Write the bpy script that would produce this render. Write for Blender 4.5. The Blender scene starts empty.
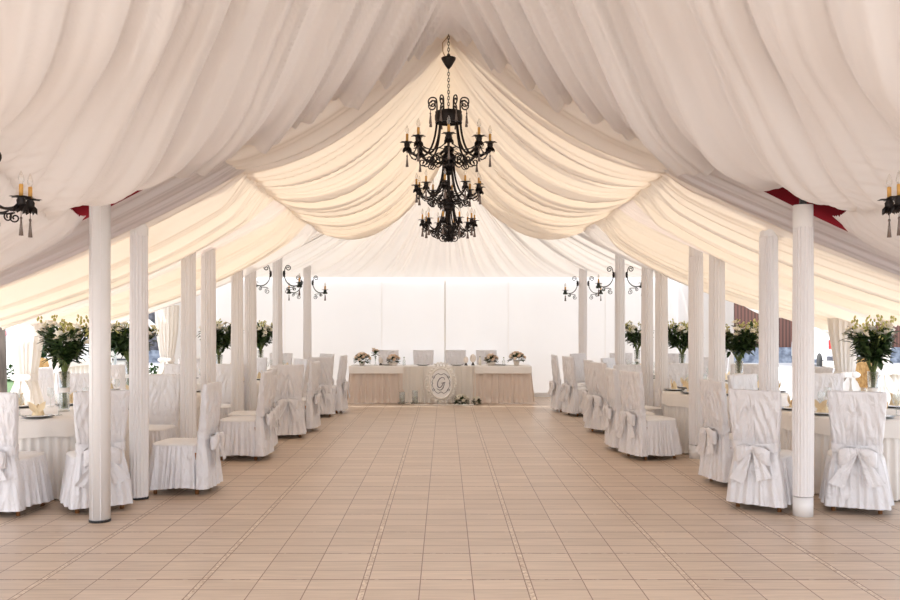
import bpy, math, random
import numpy as np
from mathutils import Vector, Matrix
random.seed(7)
PI = math.pi
C = bpy.context.scene.collection
scn = bpy.context.scene

# ------------------------------------------------------------------ materials
def nt(name):
    m = bpy.data.materials.new(name); m.use_nodes = True
    m.node_tree.nodes.clear()
    return m, m.node_tree.nodes, m.node_tree.links

def pbr(name, col, rough=0.5, metal=0.0, sheen=0.0, bump=None, spec=0.5, coat=0.0, trans=0.0):
    m, n, l = nt(name)
    o = n.new('ShaderNodeOutputMaterial'); b = n.new('ShaderNodeBsdfPrincipled')
    b.inputs['Base Color'].default_value = (*col, 1); b.inputs['Roughness'].default_value = rough
    b.inputs['Metallic'].default_value = metal; b.inputs['Specular IOR Level'].default_value = spec
    b.inputs['Sheen Weight'].default_value = sheen; b.inputs['Coat Weight'].default_value = coat
    l.new(b.outputs[0], o.inputs[0])
    tc = n.new('ShaderNodeTexCoord'); nz = n.new('ShaderNodeTexNoise')
    l.new(tc.outputs['Object'], nz.inputs['Vector'])
    sc, st = bump or (30, 0.05)
    nz.inputs['Scale'].default_value = sc; nz.inputs['Detail'].default_value = 4
    bp = n.new('ShaderNodeBump'); bp.inputs['Strength'].default_value = st; bp.inputs['Distance'].default_value = 0.02
    l.new(nz.outputs[0], bp.inputs['Height']); l.new(bp.outputs[0], b.inputs['Normal'])
    return m

def mottled(name, c1, c2, scale=6, rough=0.8, stretch=(1, 1, 1), bump=0.2):
    m, n, l = nt(name)
    o = n.new('ShaderNodeOutputMaterial'); b = n.new('ShaderNodeBsdfPrincipled')
    b.inputs['Roughness'].default_value = rough
    tc = n.new('ShaderNodeTexCoord'); mp = n.new('ShaderNodeMapping'); mp.inputs['Scale'].default_value = stretch
    nz = n.new('ShaderNodeTexNoise'); nz.inputs['Scale'].default_value = scale; nz.inputs['Detail'].default_value = 6
    cr = n.new('ShaderNodeValToRGB'); cr.color_ramp.elements[0].position = .35; cr.color_ramp.elements[1].position = .65
    cr.color_ramp.elements[0].color = (*c1, 1); cr.color_ramp.elements[1].color = (*c2, 1)
    bp = n.new('ShaderNodeBump'); bp.inputs['Strength'].default_value = bump
    l.new(tc.outputs['Object'], mp.inputs[0]); l.new(mp.outputs[0], nz.inputs['Vector'])
    l.new(nz.outputs[0], cr.inputs[0]); l.new(cr.outputs[0], b.inputs['Base Color'])
    l.new(nz.outputs[0], bp.inputs['Height']); l.new(bp.outputs[0], b.inputs['Normal'])
    l.new(b.outputs[0], o.inputs[0])
    return m

def cloth(name, col, tcol, frac=0.45, weave=0.03):
    """thin fabric: reflects diffusely and lets light through"""
    m, n, l = nt(name)
    o = n.new('ShaderNodeOutputMaterial'); d = n.new('ShaderNodeBsdfDiffuse'); t = n.new('ShaderNodeBsdfTranslucent')
    mx = n.new('ShaderNodeMixShader'); mx.inputs[0].default_value = frac
    d.inputs['Color'].default_value = (*col, 1); t.inputs['Color'].default_value = (*tcol, 1)
    tc = n.new('ShaderNodeTexCoord'); nz = n.new('ShaderNodeTexNoise'); nz.inputs['Scale'].default_value = 5
    nz.inputs['Detail'].default_value = 5
    bp = n.new('ShaderNodeBump'); bp.inputs['Strength'].default_value = weave * 4; bp.inputs['Distance'].default_value = .03
    l.new(tc.outputs['Object'], nz.inputs['Vector']); l.new(nz.outputs[0], bp.inputs['Height'])
    l.new(bp.outputs[0], d.inputs['Normal'])
    l.new(d.outputs[0], mx.inputs[1]); l.new(t.outputs[0], mx.inputs[2]); l.new(mx.outputs[0], o.inputs[0])
    return m

def satin(name, col, rough=.28, wr=.9):
    m, n, l = nt(name)
    o = n.new('ShaderNodeOutputMaterial'); b = n.new('ShaderNodeBsdfPrincipled')
    b.inputs['Base Color'].default_value = (*col, 1); b.inputs['Roughness'].default_value = rough
    b.inputs['Sheen Weight'].default_value = .25; b.inputs['Specular IOR Level'].default_value = .8
    tc = n.new('ShaderNodeTexCoord'); mp = n.new('ShaderNodeMapping'); mp.inputs['Scale'].default_value = (1, 1, .45)
    mp.inputs['Rotation'].default_value = (.3, .5, 0)
    nz = n.new('ShaderNodeTexNoise'); nz.inputs['Scale'].default_value = 11; nz.inputs['Detail'].default_value = 3
    nz.inputs['Distortion'].default_value = 1.2
    bp = n.new('ShaderNodeBump'); bp.inputs['Strength'].default_value = wr; bp.inputs['Distance'].default_value = .03
    l.new(tc.outputs['Object'], mp.inputs[0]); l.new(mp.outputs[0], nz.inputs['Vector'])
    l.new(nz.outputs[0], bp.inputs['Height']); l.new(bp.outputs[0], b.inputs['Normal'])
    l.new(b.outputs[0], o.inputs[0])
    return m

def clear_glass(name, tint=(1, 1, 1), refl=.12):
    m, n, l = nt(name)
    o = n.new('ShaderNodeOutputMaterial'); t = n.new('ShaderNodeBsdfTransparent'); g = n.new('ShaderNodeBsdfGlossy')
    t.inputs[0].default_value = (*tint, 1); g.inputs['Roughness'].default_value = .03
    lw = n.new('ShaderNodeLayerWeight'); lw.inputs[0].default_value = .35
    ma = n.new('ShaderNodeMath'); ma.operation = 'MULTIPLY_ADD'; ma.inputs[1].default_value = .6; ma.inputs[2].default_value = refl * .4
    mx = n.new('ShaderNodeMixShader')
    l.new(lw.outputs['Facing'], ma.inputs[0]); l.new(ma.outputs[0], mx.inputs[0])
    l.new(t.outputs[0], mx.inputs[1]); l.new(g.outputs[0], mx.inputs[2]); l.new(mx.outputs[0], o.inputs[0])
    return m

def tile_floor():
    m, n, l = nt('floor_tiles')
    o = n.new('ShaderNodeOutputMaterial'); b = n.new('ShaderNodeBsdfPrincipled'); l.new(b.outputs[0], o.inputs[0])
    tc = n.new('ShaderNodeTexCoord'); sp = n.new('ShaderNodeSeparateXYZ'); l.new(tc.outputs['Object'], sp.inputs[0])
    def M(op, a, bb=None, c=None):
        k = n.new('ShaderNodeMath'); k.operation = op
        for i, v in enumerate((a, bb, c)):
            if v is None: continue
            if isinstance(v, (int, float)): k.inputs[i].default_value = v
            else: l.new(v, k.inputs[i])
        return k.outputs[0]
    def near(v, e, w): return M('LESS_THAN', M('ABSOLUTE', M('SUBTRACT', v, e)), w)
    X, Y = sp.outputs[0], sp.outputs[1]
    u = M('DIVIDE', M('ADD', X, .508), 1.036); fu = M('MULTIPLY', M('FRACT', u), 1.036)
    v = M('DIVIDE', M('SUBTRACT', Y, 5.605), .643); fv = M('MULTIPLY', M('FRACT', v), .643)
    g = near(fu, .019, .0033)
    for e in (.351, .684, 1.017): g = M('MAXIMUM', g, near(fu, e, .0033))
    strip = M('MAXIMUM', M('LESS_THAN', fu, .019), M('GREATER_THAN', fu, 1.017))
    nd = n.new('ShaderNodeTexNoise'); nd.noise_dimensions = '2D'; nd.inputs['Scale'].default_value = 22
    l.new(tc.outputs['Object'], nd.inputs['Vector'])
    gy = M('MULTIPLY', M('LESS_THAN', fv, .017), M('GREATER_THAN', nd.outputs[0], .40))
    rb = M('FRACT', M('MULTIPLY', fv, 3 / .643))
    rib = M('MULTIPLY', M('LESS_THAN', rb, .08), .5)
    # streaks along x, different from plank to plank
    mp = n.new('ShaderNodeMapping'); mp.inputs['Scale'].default_value = (1.3, 16, 1)
    l.new(tc.outputs['Object'], mp.inputs[0])
    ns = n.new('ShaderNodeTexNoise'); ns.inputs['Scale'].default_value = 2.2; ns.inputs['Detail'].default_value = 5
    l.new(mp.outputs[0], ns.inputs['Vector'])
    cb = n.new('ShaderNodeCombineXYZ'); l.new(M('FLOOR', M('MULTIPLY', u, 3)), cb.inputs[0]); l.new(M('FLOOR', M('MULTIPLY', v, 3)), cb.inputs[1])
    wn = n.new('ShaderNodeTexWhiteNoise'); wn.noise_dimensions = '2D'; l.new(cb.outputs[0], wn.inputs['Vector'])
    tone = M('ADD', M('MULTIPLY', ns.outputs[0], .75), M('MULTIPLY', wn.outputs[0], .16))
    cr = n.new('ShaderNodeValToRGB'); l.new(tone, cr.inputs[0])
    cr.color_ramp.elements[0].position = .25; cr.color_ramp.elements[0].color = (.48, .365, .27, 1)
    cr.color_ramp.elements[1].position = .75; cr.color_ramp.elements[1].color = (.72, .58, .455, 1)
    # mosaic border strip
    vo = n.new('ShaderNodeTexVoronoi'); vo.inputs['Scale'].default_value = 55; l.new(tc.outputs['Object'], vo.inputs['Vector'])
    sr = n.new('ShaderNodeValToRGB'); l.new(vo.outputs['Color'], sr.inputs[0])
    sr.color_ramp.elements[0].color = (.40, .27, .18, 1); sr.color_ramp.elements[1].color = (.80, .68, .54, 1)
    m1 = n.new('ShaderNodeMixRGB'); l.new(strip, m1.inputs[0]); l.new(cr.outputs[0], m1.inputs[1]); l.new(sr.outputs[0], m1.inputs[2])
    gr = M('MAXIMUM', M('MAXIMUM', g, M('MULTIPLY', gy, .95)), rib)
    m2 = n.new('ShaderNodeMixRGB'); l.new(gr, m2.inputs[0]); l.new(m1.outputs[0], m2.inputs[1]); m2.inputs[2].default_value = (.20, .105, .06, 1)
    l.new(m2.outputs[0], b.inputs['Base Color'])
    l.new(M('ADD', M('MULTIPLY', ns.outputs[0], .25), .22), b.inputs['Roughness'])
    b.inputs['Specular IOR Level'].default_value = .5
    bp = n.new('ShaderNodeBump'); bp.inputs['Strength'].default_value = .35; bp.inputs['Distance'].default_value = .004
    l.new(M('SUBTRACT', M('MULTIPLY', ns.outputs[0], .6), M('MULTIPLY', gr, 1.0)), bp.inputs['Height']); l.new(bp.outputs[0], b.inputs['Normal'])
    return m

def planks(name, c1, c2, w):
    m, n, l = nt(name)
    o = n.new('ShaderNodeOutputMaterial'); b = n.new('ShaderNodeBsdfPrincipled'); l.new(b.outputs[0], o.inputs[0]); b.inputs['Roughness'].default_value = .7
    tc = n.new('ShaderNodeTexCoord'); wv = n.new('ShaderNodeTexWave'); wv.inputs['Scale'].default_value = 1 / w; wv.inputs['Distortion'].default_value = .4
    l.new(tc.outputs['Object'], wv.inputs['Vector'])
    cr = n.new('ShaderNodeValToRGB'); cr.color_ramp.elements[0].color = (*c1, 1); cr.color_ramp.elements[1].color = (*c2, 1)
    l.new(wv.outputs[0], cr.inputs[0]); l.new(cr.outputs[0], b.inputs['Base Color'])
    return m

MT = dict(
    floor=tile_floor(),
    drape_grey=cloth('drape_grey', (.83, .795, .765), (.78, .74, .71), .40),
    drape_cream=cloth('drape_cream', (.86, .80, .72), (.90, .73, .54), .135),
    drape_pink=cloth('drape_pink', (.82, .755, .70), (.78, .64, .54), .18),
    drape_white=cloth('drape_white', (.88, .85, .81), (.90, .82, .74), .125),
    wall=cloth('white_wall_sheet', (.88, .88, .88), (.92, .92, .93), .115, .02),
    roof=cloth('burgundy_roof', (.15, .012, .018), (.40, .08, .07), .08),
    roof_diffuser=cloth('added_light_membrane', (.80, .76, .73), (.82, .78, .75), .47),
    curtain=cloth('curtain_white', (.86, .83, .79), (.8, .76, .70), .4),
    column_fabric=cloth('column_fabric', (.86, .835, .825), (.6, .56, .54), .08),
    seam=cloth('wall_seam', (.86, .83, .78), (.86, .82, .76), .16),
    white_plastic=pbr('white_plastic', (.82, .80, .78), .4),
    satin=satin('satin_white', (.74, .72, .725)),
    seat_satin=satin('satin_seat', (.75, .725, .70), .5, .3),
    linen=pbr('linen_white', (.82, .78, .73), .75, sheen=.2, bump=(60, .08)),
    tulle=cloth('peach_tulle', (.80, .69, .60), (.75, .62, .52), .25),
    white_tulle=cloth('white_tulle', (.84, .79, .72), (.7, .65, .58), .25),
    wood=mottled('leg_wood', (.22, .09, .03), (.38, .17, .06), 8, .5, (1, 1, .2)),
    iron=pbr('black_iron', (.022, .016, .013), .45, .6, bump=(40, .2)),
    iron_green=pbr('patina_iron', (.045, .055, .04), .5, .5, bump=(40, .2)),
    black=pbr('black_paint', (.012, .012, .012), .5),
    candle=pbr('amber_candle', (.62, .32, .07), .5),
    bulb=clear_glass('bulb_glass', (.95, .93, .90), .3),
    crystal=pbr('smoke_crystal', (.16, .12, .10), .15, .2),
    glass=clear_glass('clear_glass', (.93, .95, .94), .25),
    china=pbr('white_china', (.83, .82, .80), .2),
    dark_ware=pbr('dark_gloss', (.09, .08, .07), .25),
    napkin=pbr('cream_napkin', (.84, .69, .45), .8, bump=(50, .1)),
    leaf=mottled('leaf_green', (.014, .035, .008), (.045, .085, .018), 14, .5),
    stem=mottled('stem_green', (.07, .11, .02), (.16, .2, .05), 20, .5),
    petal=mottled('petal_white', (.85, .80, .66), (.92, .88, .78), 20, .6),
    bud=mottled('bud_yellowgreen', (.42, .42, .12), (.66, .60, .25), 25, .6),
    rose=mottled('rose_peach', (.82, .62, .45), (.9, .78, .64), 25, .6),
    ribbon=pbr('white_ribbon', (.85, .82, .78), .5),
    pot=pbr('cream_pot', (.78, .70, .62), .5),
    frame_white=pbr('carved_white', (.80, .76, .70), .55, bump=(40, .2)),
    board=pbr('board_white', (.84, .82, .80), .4),
    ink=pbr('grey_ink', (.20, .19, .20), .6),
    wax=pbr('candle_wax', (.86, .80, .68), .5),
    straw=mottled('woven_straw', (.30, .17, .06), (.52, .34, .14), 40, .8, (1, 1, .4)),
    lawn=mottled('lawn_green', (.03, .085, .02), (.08, .16, .04), 9, .9),
    paving=mottled('pale_paving', (.52, .51, .50), (.66, .65, .63), 2, .8),
    tree=mottled('tree_green', (.012, .04, .02), (.04, .10, .04), 3, .7),
    bark=mottled('bark', (.07, .055, .045), (.2, .16, .13), 8, .9, (1, 1, .2)),
    stone=mottled('dark_stone', (.035, .035, .04), (.14, .14, .16), 5, .9),
    grey_stone=mottled('blue_grey_stone', (.10, .12, .16), (.28, .32, .38), 4, .9),
    planks=planks('brown_planks', (.055, .022, .016), (.15, .065, .045), .5),
    render=mottled('cream_render', (.62, .58, .52), (.72, .68, .62), 2, .9),
    red_canvas=pbr('red_canvas', (.55, .06, .09), .7),
    van_white=pbr('van_white', (.80, .81, .82), .25, coat=.4),
    tyre=pbr('tyre', (.02, .02, .02), .8),
    dark_glass=pbr('dark_glass', (.02, .025, .03), .1),
    red_light=pbr('red_light', (.6, .02, .02), .3),
    balustrade=pbr('balustrade_white', (.80, .77, .71), .6),
)

# ------------------------------------------------------------------ mesh helpers
class MB:
    def __init__(s): s.v = []; s.f = []
    def add(s, vs, fs):
        b = len(s.v); s.v.extend([tuple(map(float, q)) for q in vs]); s.f.extend([tuple(i + b for i in q) for q in fs]); return s
    def box(s, c, d, rot=None):
        vs = []
        for z in (-.5, .5):
            for x, y in ((-.5, -.5), (.5, -.5), (.5, .5), (-.5, .5)):
                p = Vector((x * d[0], y * d[1], z * d[2]))
                if rot is not None: p = rot @ p
                vs.append(p + Vector(c))
        return s.add(vs, [(3, 2, 1, 0), (4, 5, 6, 7), (0, 1, 5, 4), (1, 2, 6, 5), (2, 3, 7, 6), (3, 0, 4, 7)])
    def lathe(s, prof, seg=24, c=(0, 0, 0), mod=None, cap=True):
        vs = []; n = len(prof)
        for r, z in prof:
            for k in range(seg):
                a = 2 * PI * k / seg
                rr = r * (mod(a, z) if mod else 1)
                vs.append((c[0] + rr * math.cos(a), c[1] + rr * math.sin(a), c[2] + z))
        fs = [(i * seg + k, i * seg + (k + 1) % seg, (i + 1) * seg + (k + 1) % seg, (i + 1) * seg + k) for i in range(n - 1) for k in range(seg)]
        if cap:
            if prof[0][0] > 1e-5: fs.append(tuple(range(seg - 1, -1, -1)))
            if prof[-1][0] > 1e-5: fs.append(tuple(range((n - 1) * seg, n * seg)))
        return s.add(vs, fs)
    def tube(s, pts, r, seg=6):
        pts = [Vector(p) for p in pts]; n = len(pts)
        rs = r if isinstance(r, (list, tuple)) else [r] * n
        vs = []; up = None
        for i, p in enumerate(pts):
            t = (pts[min(i + 1, n - 1)] - pts[max(i - 1, 0)]).normalized()
            if up is None:
                up = t.orthogonal().normalized()
            up = (up - t * up.dot(t))
            up = up.normalized() if up.length > 1e-6 else t.orthogonal().normalized()
            w = t.cross(up)
            for k in range(seg):
                a = 2 * PI * k / seg
                vs.append(p + (up * math.cos(a) + w * math.sin(a)) * rs[i])
        fs = [(i * seg + k, i * seg + (k + 1) % seg, (i + 1) * seg + (k + 1) % seg, (i + 1) * seg + k) for i in range(n - 1) for k in range(seg)]
        fs += [tuple(range(seg - 1, -1, -1)), tuple(range((n - 1) * seg, n * seg))]
        return s.add(vs, fs)
    def ball(s, c, r, seg=10, rings=6, sc=(1, 1, 1), rot=None):
        vs = []
        for i in range(rings + 1):
            a = PI * i / rings
            for k in range(seg):
                b = 2 * PI * k / seg
                p = Vector((r * math.sin(a) * math.cos(b) * sc[0], r * math.sin(a) * math.sin(b) * sc[1], -r * math.cos(a) * sc[2]))
                if rot is not None: p = rot @ p
                vs.append(p + Vector(c))
        return s.add(vs, [(i * seg + k, i * seg + (k + 1) % seg, (i + 1) * seg + (k + 1) % seg, (i + 1) * seg + k) for i in range(rings) for k in range(seg)])
    def leaf(s, base, d, L, W, nrm=None, curl=.2):
        d = Vector(d).normalized(); nrm = Vector(nrm) if nrm is not None else d.orthogonal()
        sd = d.cross(nrm).normalized(); nrm = sd.cross(d).normalized(); b = Vector(base)
        vs = [b]
        for t, w in ((.3, .8), (.6, 1), (.85, .5)):
            m = b + d * L * t - nrm * curl * L * t * t
            vs += [m + sd * W * .5 * w + nrm * .08 * W, m - nrm * .06 * W, m - sd * W * .5 * w + nrm * .08 * W]
        vs.append(b + d * L - nrm * curl * L)
        return s.add(vs, [(0, 1, 2), (0, 2, 3), (1, 4, 5, 2), (2, 5, 6, 3), (4, 7, 8, 5), (5, 8, 9, 6), (7, 10, 8), (8, 10, 9)])
    def build(s, name, mat, parent=None, smooth=True, loc=None):
        me = bpy.data.meshes.new(name); me.from_pydata(s.v, [], s.f); me.update()
        return link(name, me, mat, parent, smooth, loc)

def link(name, me, mat, parent=None, smooth=True, loc=None):
    if smooth: me.polygons.foreach_set('use_smooth', [True] * len(me.polygons))
    me.materials.append(MT[mat] if isinstance(mat, str) else mat)
    o = bpy.data.objects.new(name, me); C.objects.link(o)
    if parent is not None: o.parent = parent
    if loc is not None: o.location = loc
    return o

def grid(name, P, mat, parent=None, closed=False, cap_last=False, loc=None):
    """P: array (rows, cols, 3)"""
    nu, nv = P.shape[:2]
    mb = MB(); v = P.reshape(-1, 3).tolist()
    kk = nv if closed else nv - 1
    f = [(i * nv + k, i * nv + (k + 1) % nv, (i + 1) * nv + (k + 1) % nv, (i + 1) * nv + k) for i in range(nu - 1) for k in range(kk)]
    if cap_last:
        v.append(P[0].mean(0).tolist()); c = len(v) - 1
        f += [(c, (k + 1) % nv, k) for k in range(nv)]
    mb.v = v; mb.f = f
    return mb.build(name, mat, parent, True, loc)

def tag(o, label, cat, group=None, kind=None):
    o['label'] = label; o['category'] = cat
    if group: o['group'] = group
    if kind: o['kind'] = kind
    return o
def thing(name, label, cat, loc=(0, 0, 0), rz=0, group=None, kind=None):
    o = bpy.data.objects.new(name, None); C.objects.link(o); o.empty_display_size = .1
    o.location = loc; o.rotation_euler = (0, 0, rz)
    return tag(o, label, cat, group, kind)
def struct(o): o['kind'] = 'structure'; return o
def copy_tree(o, loc=None, rz=None, label=None, group=None, parent=None):
    c = o.copy(); C.objects.link(c)
    if parent is not None: c.parent = parent
    if loc is not None: c.location = loc
    if rz is not None: c.rotation_euler = (0, 0, rz)
    if label: c['label'] = label
    if group: c['group'] = group
    for ch in list(o.children): copy_tree(ch, parent=c)
    return c

# ------------------------------------------------------------------ noise, folds
def hsh(i, seed): return np.modf(np.abs(np.sin(i * 127.1 + seed * 311.7) * 43758.5453))[0]
def vn(x, seed=0):
    i = np.floor(x); f = x - i; f = f * f * (3 - 2 * f)
    return hsh(i, seed) * (1 - f) + hsh(i + 1, seed) * f
def fold(p, seed=0, jit=.9):
    q = p + jit * vn(p * .6, seed + 3)
    i = np.floor(q); f = q - i; h = hsh(i, seed); sk = .25 + .5 * hsh(i, seed + 9)
    u = np.where(f < sk, f / sk, (1 - f) / (1 - sk))
    return (u * u * (3 - 2 * u)) * (.35 + .65 * h)
def lobe(p, seed=0, jit=.9):
    q = p + jit * vn(p * .6, seed + 3); i = np.floor(q); f = q - i; h = hsh(i, seed)
    sk = .8 + .9 * hsh(i, seed + 9)
    return -(1 - np.abs(2 * f ** sk - 1) ** 2.0) * (.45 + .55 * h)
def sst(a, b, x):
    t = np.clip((x - a) / (b - a), 0, 1); return t * t * (3 - 2 * t)

# ------------------------------------------------------------------ camera
F = 875.0; H = 1.64
cam = bpy.data.cameras.new('camera'); co = bpy.data.objects.new('camera', cam); C.objects.link(co)
co.location = (0, 0, H); co.rotation_euler = (PI / 2, 0, 0)
cam.sensor_width = 36; cam.lens = 36 * F / 900
cam.shift_x = (450 - 445) / 900; cam.shift_y = -(300 - 324) / 900
cam.clip_start = .05; cam.clip_end = 300
scn.camera = co

RX = .03
def wx(side, a): return RX + side * a * (1.023 if side > 0 else .967)
COLX = {-1: wx(-1, 3.0), 1: wx(1, 2.97)}

# ------------------------------------------------------------------ floor / ground
b = MB(); b.box((0, 9.6, -.05), (11.2, 21.6, .1)); struct(b.build('floor', 'floor', smooth=False))
b = MB(); b.box((0, 25, -.22), (130, 110, .2)); struct(b.build('ground', 'paving', smooth=False))

# ------------------------------------------------------------------ ceiling drapes
def eave_z(y): return 1.74 + .085 * np.clip(y - 12, 0, 10)

def inner_first():
    nx, ny = 241, 261
    s = np.linspace(-1, 1, nx); y = np.linspace(2.2, 7.42, ny)
    S, Y = np.meshgrid(s, y, indexing='ij'); A = np.abs(S) * 3.04; t = A / 3.04
    z = 4.10 - 1.42 * t - 4 * .2 * t * (1 - t)
    z -= t ** 1.5 * .24 * np.sin(PI * np.clip((Y - 5.25) / 2.17, -1, 1)) ** 2
    z += .14 * (1 - sst(2.2, 7, Y)) * (1 - t)
    ph = Y - (2.9 * A - .35 * A * A)
    sd = np.where(S < 0, 1, 5)
    amp = .23 * sst(0, .08, t) * (1 - .72 * sst(.6, 1, t))
    z += amp * (lobe(ph / .72, 1) * (S < 0) + lobe(ph / .72, 5) * (S >= 0) + .5)
    z += (.10 * (lobe(ph / .27, 2) + .4) + .022 * (lobe(ph / .11, 8) + .4)) * (1 - .55 * t) * sst(0, .06, t)
    z += .02 * sst(.75, 1, t) * (fold(Y / .09, 4) - .4) + .08 * sst(.8, 1, t) * sst(6.4, 7.4, Y)
    X = RX + np.sign(S) * A * np.where(S > 0, 1.023, .967)
    return np.stack([X, Y, z], -1)
o = grid('ceiling_drape', inner_first(), 'drape_grey')
tag(o, 'broad pale ceiling drape with wide pleats, closest overhead, ending above the front columns', 'drape')

def inner_second():
    nx, ny = 201, 420
    s = np.linspace(-1, 1, nx); y = np.linspace(7.32, 13.5, ny)
    S, Y = np.meshgrid(s, y, indexing='ij'); t = np.abs(S); A = t * 2.03
    sag = .12 + .31 * sst(7.5, 10.2, Y)
    z = 4.30 - 1.22 * t - 4 * sag * t * (1 - t) * (1.25 - .5 * t)
    Yd = Y + .35 * (t - .5) * np.sin(Y * 1.3)
    k = np.sin(PI * np.clip(t, 0, 1)) ** .6
    z -= k * sst(7.3, 7.9, Y) * (.14 * fold(Yd / .55, 11) + .16 * fold(Yd / .23, 12) + .085 * fold(Yd / .10, 13))
    z -= .02 * fold(Yd / .07, 14) * sst(.85, 1, t)
    Y2 = Y + .05 * k * np.sin(Y * 9)
    X = RX + S * 2.03 * np.where(S > 0, 1.023, .967)
    return np.stack([X, Y2, z], -1)
o = grid('ceiling_drape', inner_second(), 'drape_cream')
tag(o, 'warm cream ceiling drape in fine swagged folds behind the big chandelier', 'drape')

def outer(side, y0, y1, sag, seed, amp=1.0, zr0=3.10, zr1=3.10, a0=1.93, kind='bay'):
    na, ny = 121, max(60, int((y1 - y0) * 110))
    t = np.linspace(0, 1, na); y = np.linspace(y0, y1, ny)
    T, Y = np.meshgrid(t, y, indexing='ij'); q = (Y - y0) / (y1 - y0)
    A = a0 + T * (5.12 - a0)
    zr = zr0 + (zr1 - zr0) * q
    z = zr + (eave_z(Y) - zr) * T - sag * np.sin(PI * q) * np.sin(PI * T ** .62) - .16 * T * (1 - T) * 4 * .55
    ph = Y + .25 * np.sin(T * 2.2) * side * .4 + .16 * (T - .4)
    k = sst(0, .1, T); tp_ = sst(0, .10, q) * sst(0, .10, 1 - q)
    z -= tp_ * amp * (k * (.12 * fold(ph / .38, seed) + .10 * fold(ph / .16, seed + 1)) + .035 * fold(ph / .065, seed + 2) * (1 - .6 * T))
    z += .03 * amp * tp_
    z -= .10 * T ** 3 * np.sin(PI * q)
    X = RX + side * A * (1.023 if side > 0 else .967)
    return np.stack([X, Y, z], -1)

def outer_first(side):
    na, ny = 90, 240
    t = np.linspace(0, 1, na); y = np.linspace(3.4, 7.3, ny)
    T, Y = np.meshgrid(t, y, indexing='ij')
    a1 = 2.97 + .16 * sst(6.5, 7.3, Y); A = a1 + T * (5.12 - a1)
    d = A - 2.97
    z = 2.74 - .90 * d + .27 * d * d
    top = .24 * np.sin(PI * np.clip((Y - 5.25) / 2.17, -1, 1)) ** 2
    z -= top * (1 - T)
    pull = sst(6.45, 7.2, Y) * (1 - sst(0, .5, T)) * .05
    z -= pull
    ph = Y + .5 * T
    z -= sst(0, .05, T) * (.10 * fold(ph / .5, 31 + side) + .05 * fold(ph / .2, 32 + side)) + .02 * fold(ph / .06, 33) * (1 - sst(.1, .5, T))
    X = RX + side * A * (1.023 if side > 0 else .967)
    return np.stack([X, Y, z], -1)

SN = {-1: 'left', 1: 'right'}
for sd in (-1, 1):
    n = SN[sd]
    o = grid('ceiling_drape', outer_first(sd), 'drape_grey'); tag(o, f'pale aisle drape sloping outward beyond the {n} front column, ruffled along its top edge', 'drape')
    o = grid('ceiling_drape', outer(sd, 7.40 if sd < 0 else 7.61, 8.13, .0, 41, .3, 3.17 if sd < 0 else 3.2, 3.07), 'drape_grey'); tag(o, f'smooth pinkish gutter drape between the {n} front pair of columns', 'drape')
    o = grid('ceiling_drape', outer(sd, 8.1, 9.90, .17, 51 + sd, 1.0), 'drape_cream'); tag(o, f'cream side drape over the {n} tables, between the first and second pairs of columns', 'drape')
    o = grid('ceiling_drape', outer(sd, 9.88, 10.67, .03, 61 + sd, .5, 3.10, 3.10), 'drape_pink'); tag(o, f'narrow pinkish gutter drape over the second pair of {n} columns', 'drape')
    o = grid('ceiling_drape', outer(sd, 10.65, 12.3, .20, 71 + sd, 1.0), 'drape_cream'); tag(o, f'cream side drape over the {n} tables, between the second and third pairs of columns', 'drape')
    o = grid('ceiling_drape', outer(sd, 12.25, 13.3, .08, 81 + sd, .8), 'drape_white'); tag(o, f'ruffled white gutter drape over the third pair of {n} columns', 'drape')

def hip():
    # fan of fabric from the end of the ridge down to the side eaves and the end wall
    yE = 19.62; per = []
    L = [(-5.12, 13.1), (-5.12, yE), (5.2, yE), (5.2, 13.1)]
    n = [110, 260, 110]
    for (a, bb), k in zip(zip(L[:-1], L[1:]), n):
        for i in range(k): per.append((a[0] + (bb[0] - a[0]) * i / k, a[1] + (bb[1] - a[1]) * i / k))
    per.append(L[-1]); per = np.array(per)
    s = np.concatenate([[0], np.cumsum(np.hypot(*np.diff(per, axis=0).T))])
    ze = np.where(per[:, 1] > yE - .01, 2.68, 1.86 + (2.68 - 1.86) * sst(13.3, yE, per[:, 1]))
    t = np.linspace(0, 1, 70)
    T, K = np.meshgrid(t, np.arange(len(per)), indexing='ij')
    ax, ay, az = RX, 13.3, 4.36
    X = ax + (per[K, 0] - ax) * T; Y = ay + (per[K, 1] - ay) * T
    sg = np.where(per[:, 1] > yE - .01, .30, .22)
    Z = az + (ze[K] - az) * T - sg[K] * 4 * T * (1 - T) * .8
    sk = s[K]
    Z -= np.sin(PI * T) ** .7 * (.18 * fold(sk / .55, 91) + .08 * fold(sk / .2, 92))
    return np.stack([X, Y, Z], -1)
tag(grid('ceiling_drape', hip(), 'drape_white'), 'sunlit white fan of ceiling fabric radiating above the end wall', 'drape')

# burgundy roof strip seen through the column gaps; unseen pale membrane added for light
def roof(y0, y1, up=0):
    P = []
    for a, z in ((-5.6, 1.86), (-2.2, 3.17), (0, 4.74), (2.2, 3.17), (5.6, 1.86), (5.6, 1.84), (2.2, 3.15), (0, 4.72), (-2.2, 3.15), (-5.6, 1.84)):
        P.append([[RX + a, y0, z + up], [RX + a, y1, z + up]])
    P.append(P[0]); return np.array(P)
struct(grid('roof', roof(1.9, 7.19), 'roof_diffuser'))  # unseen sheet, made pale so daylight reaches the nearest drape
struct(grid('roof', roof(7.2, 8.5, .0), 'roof'))

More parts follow.
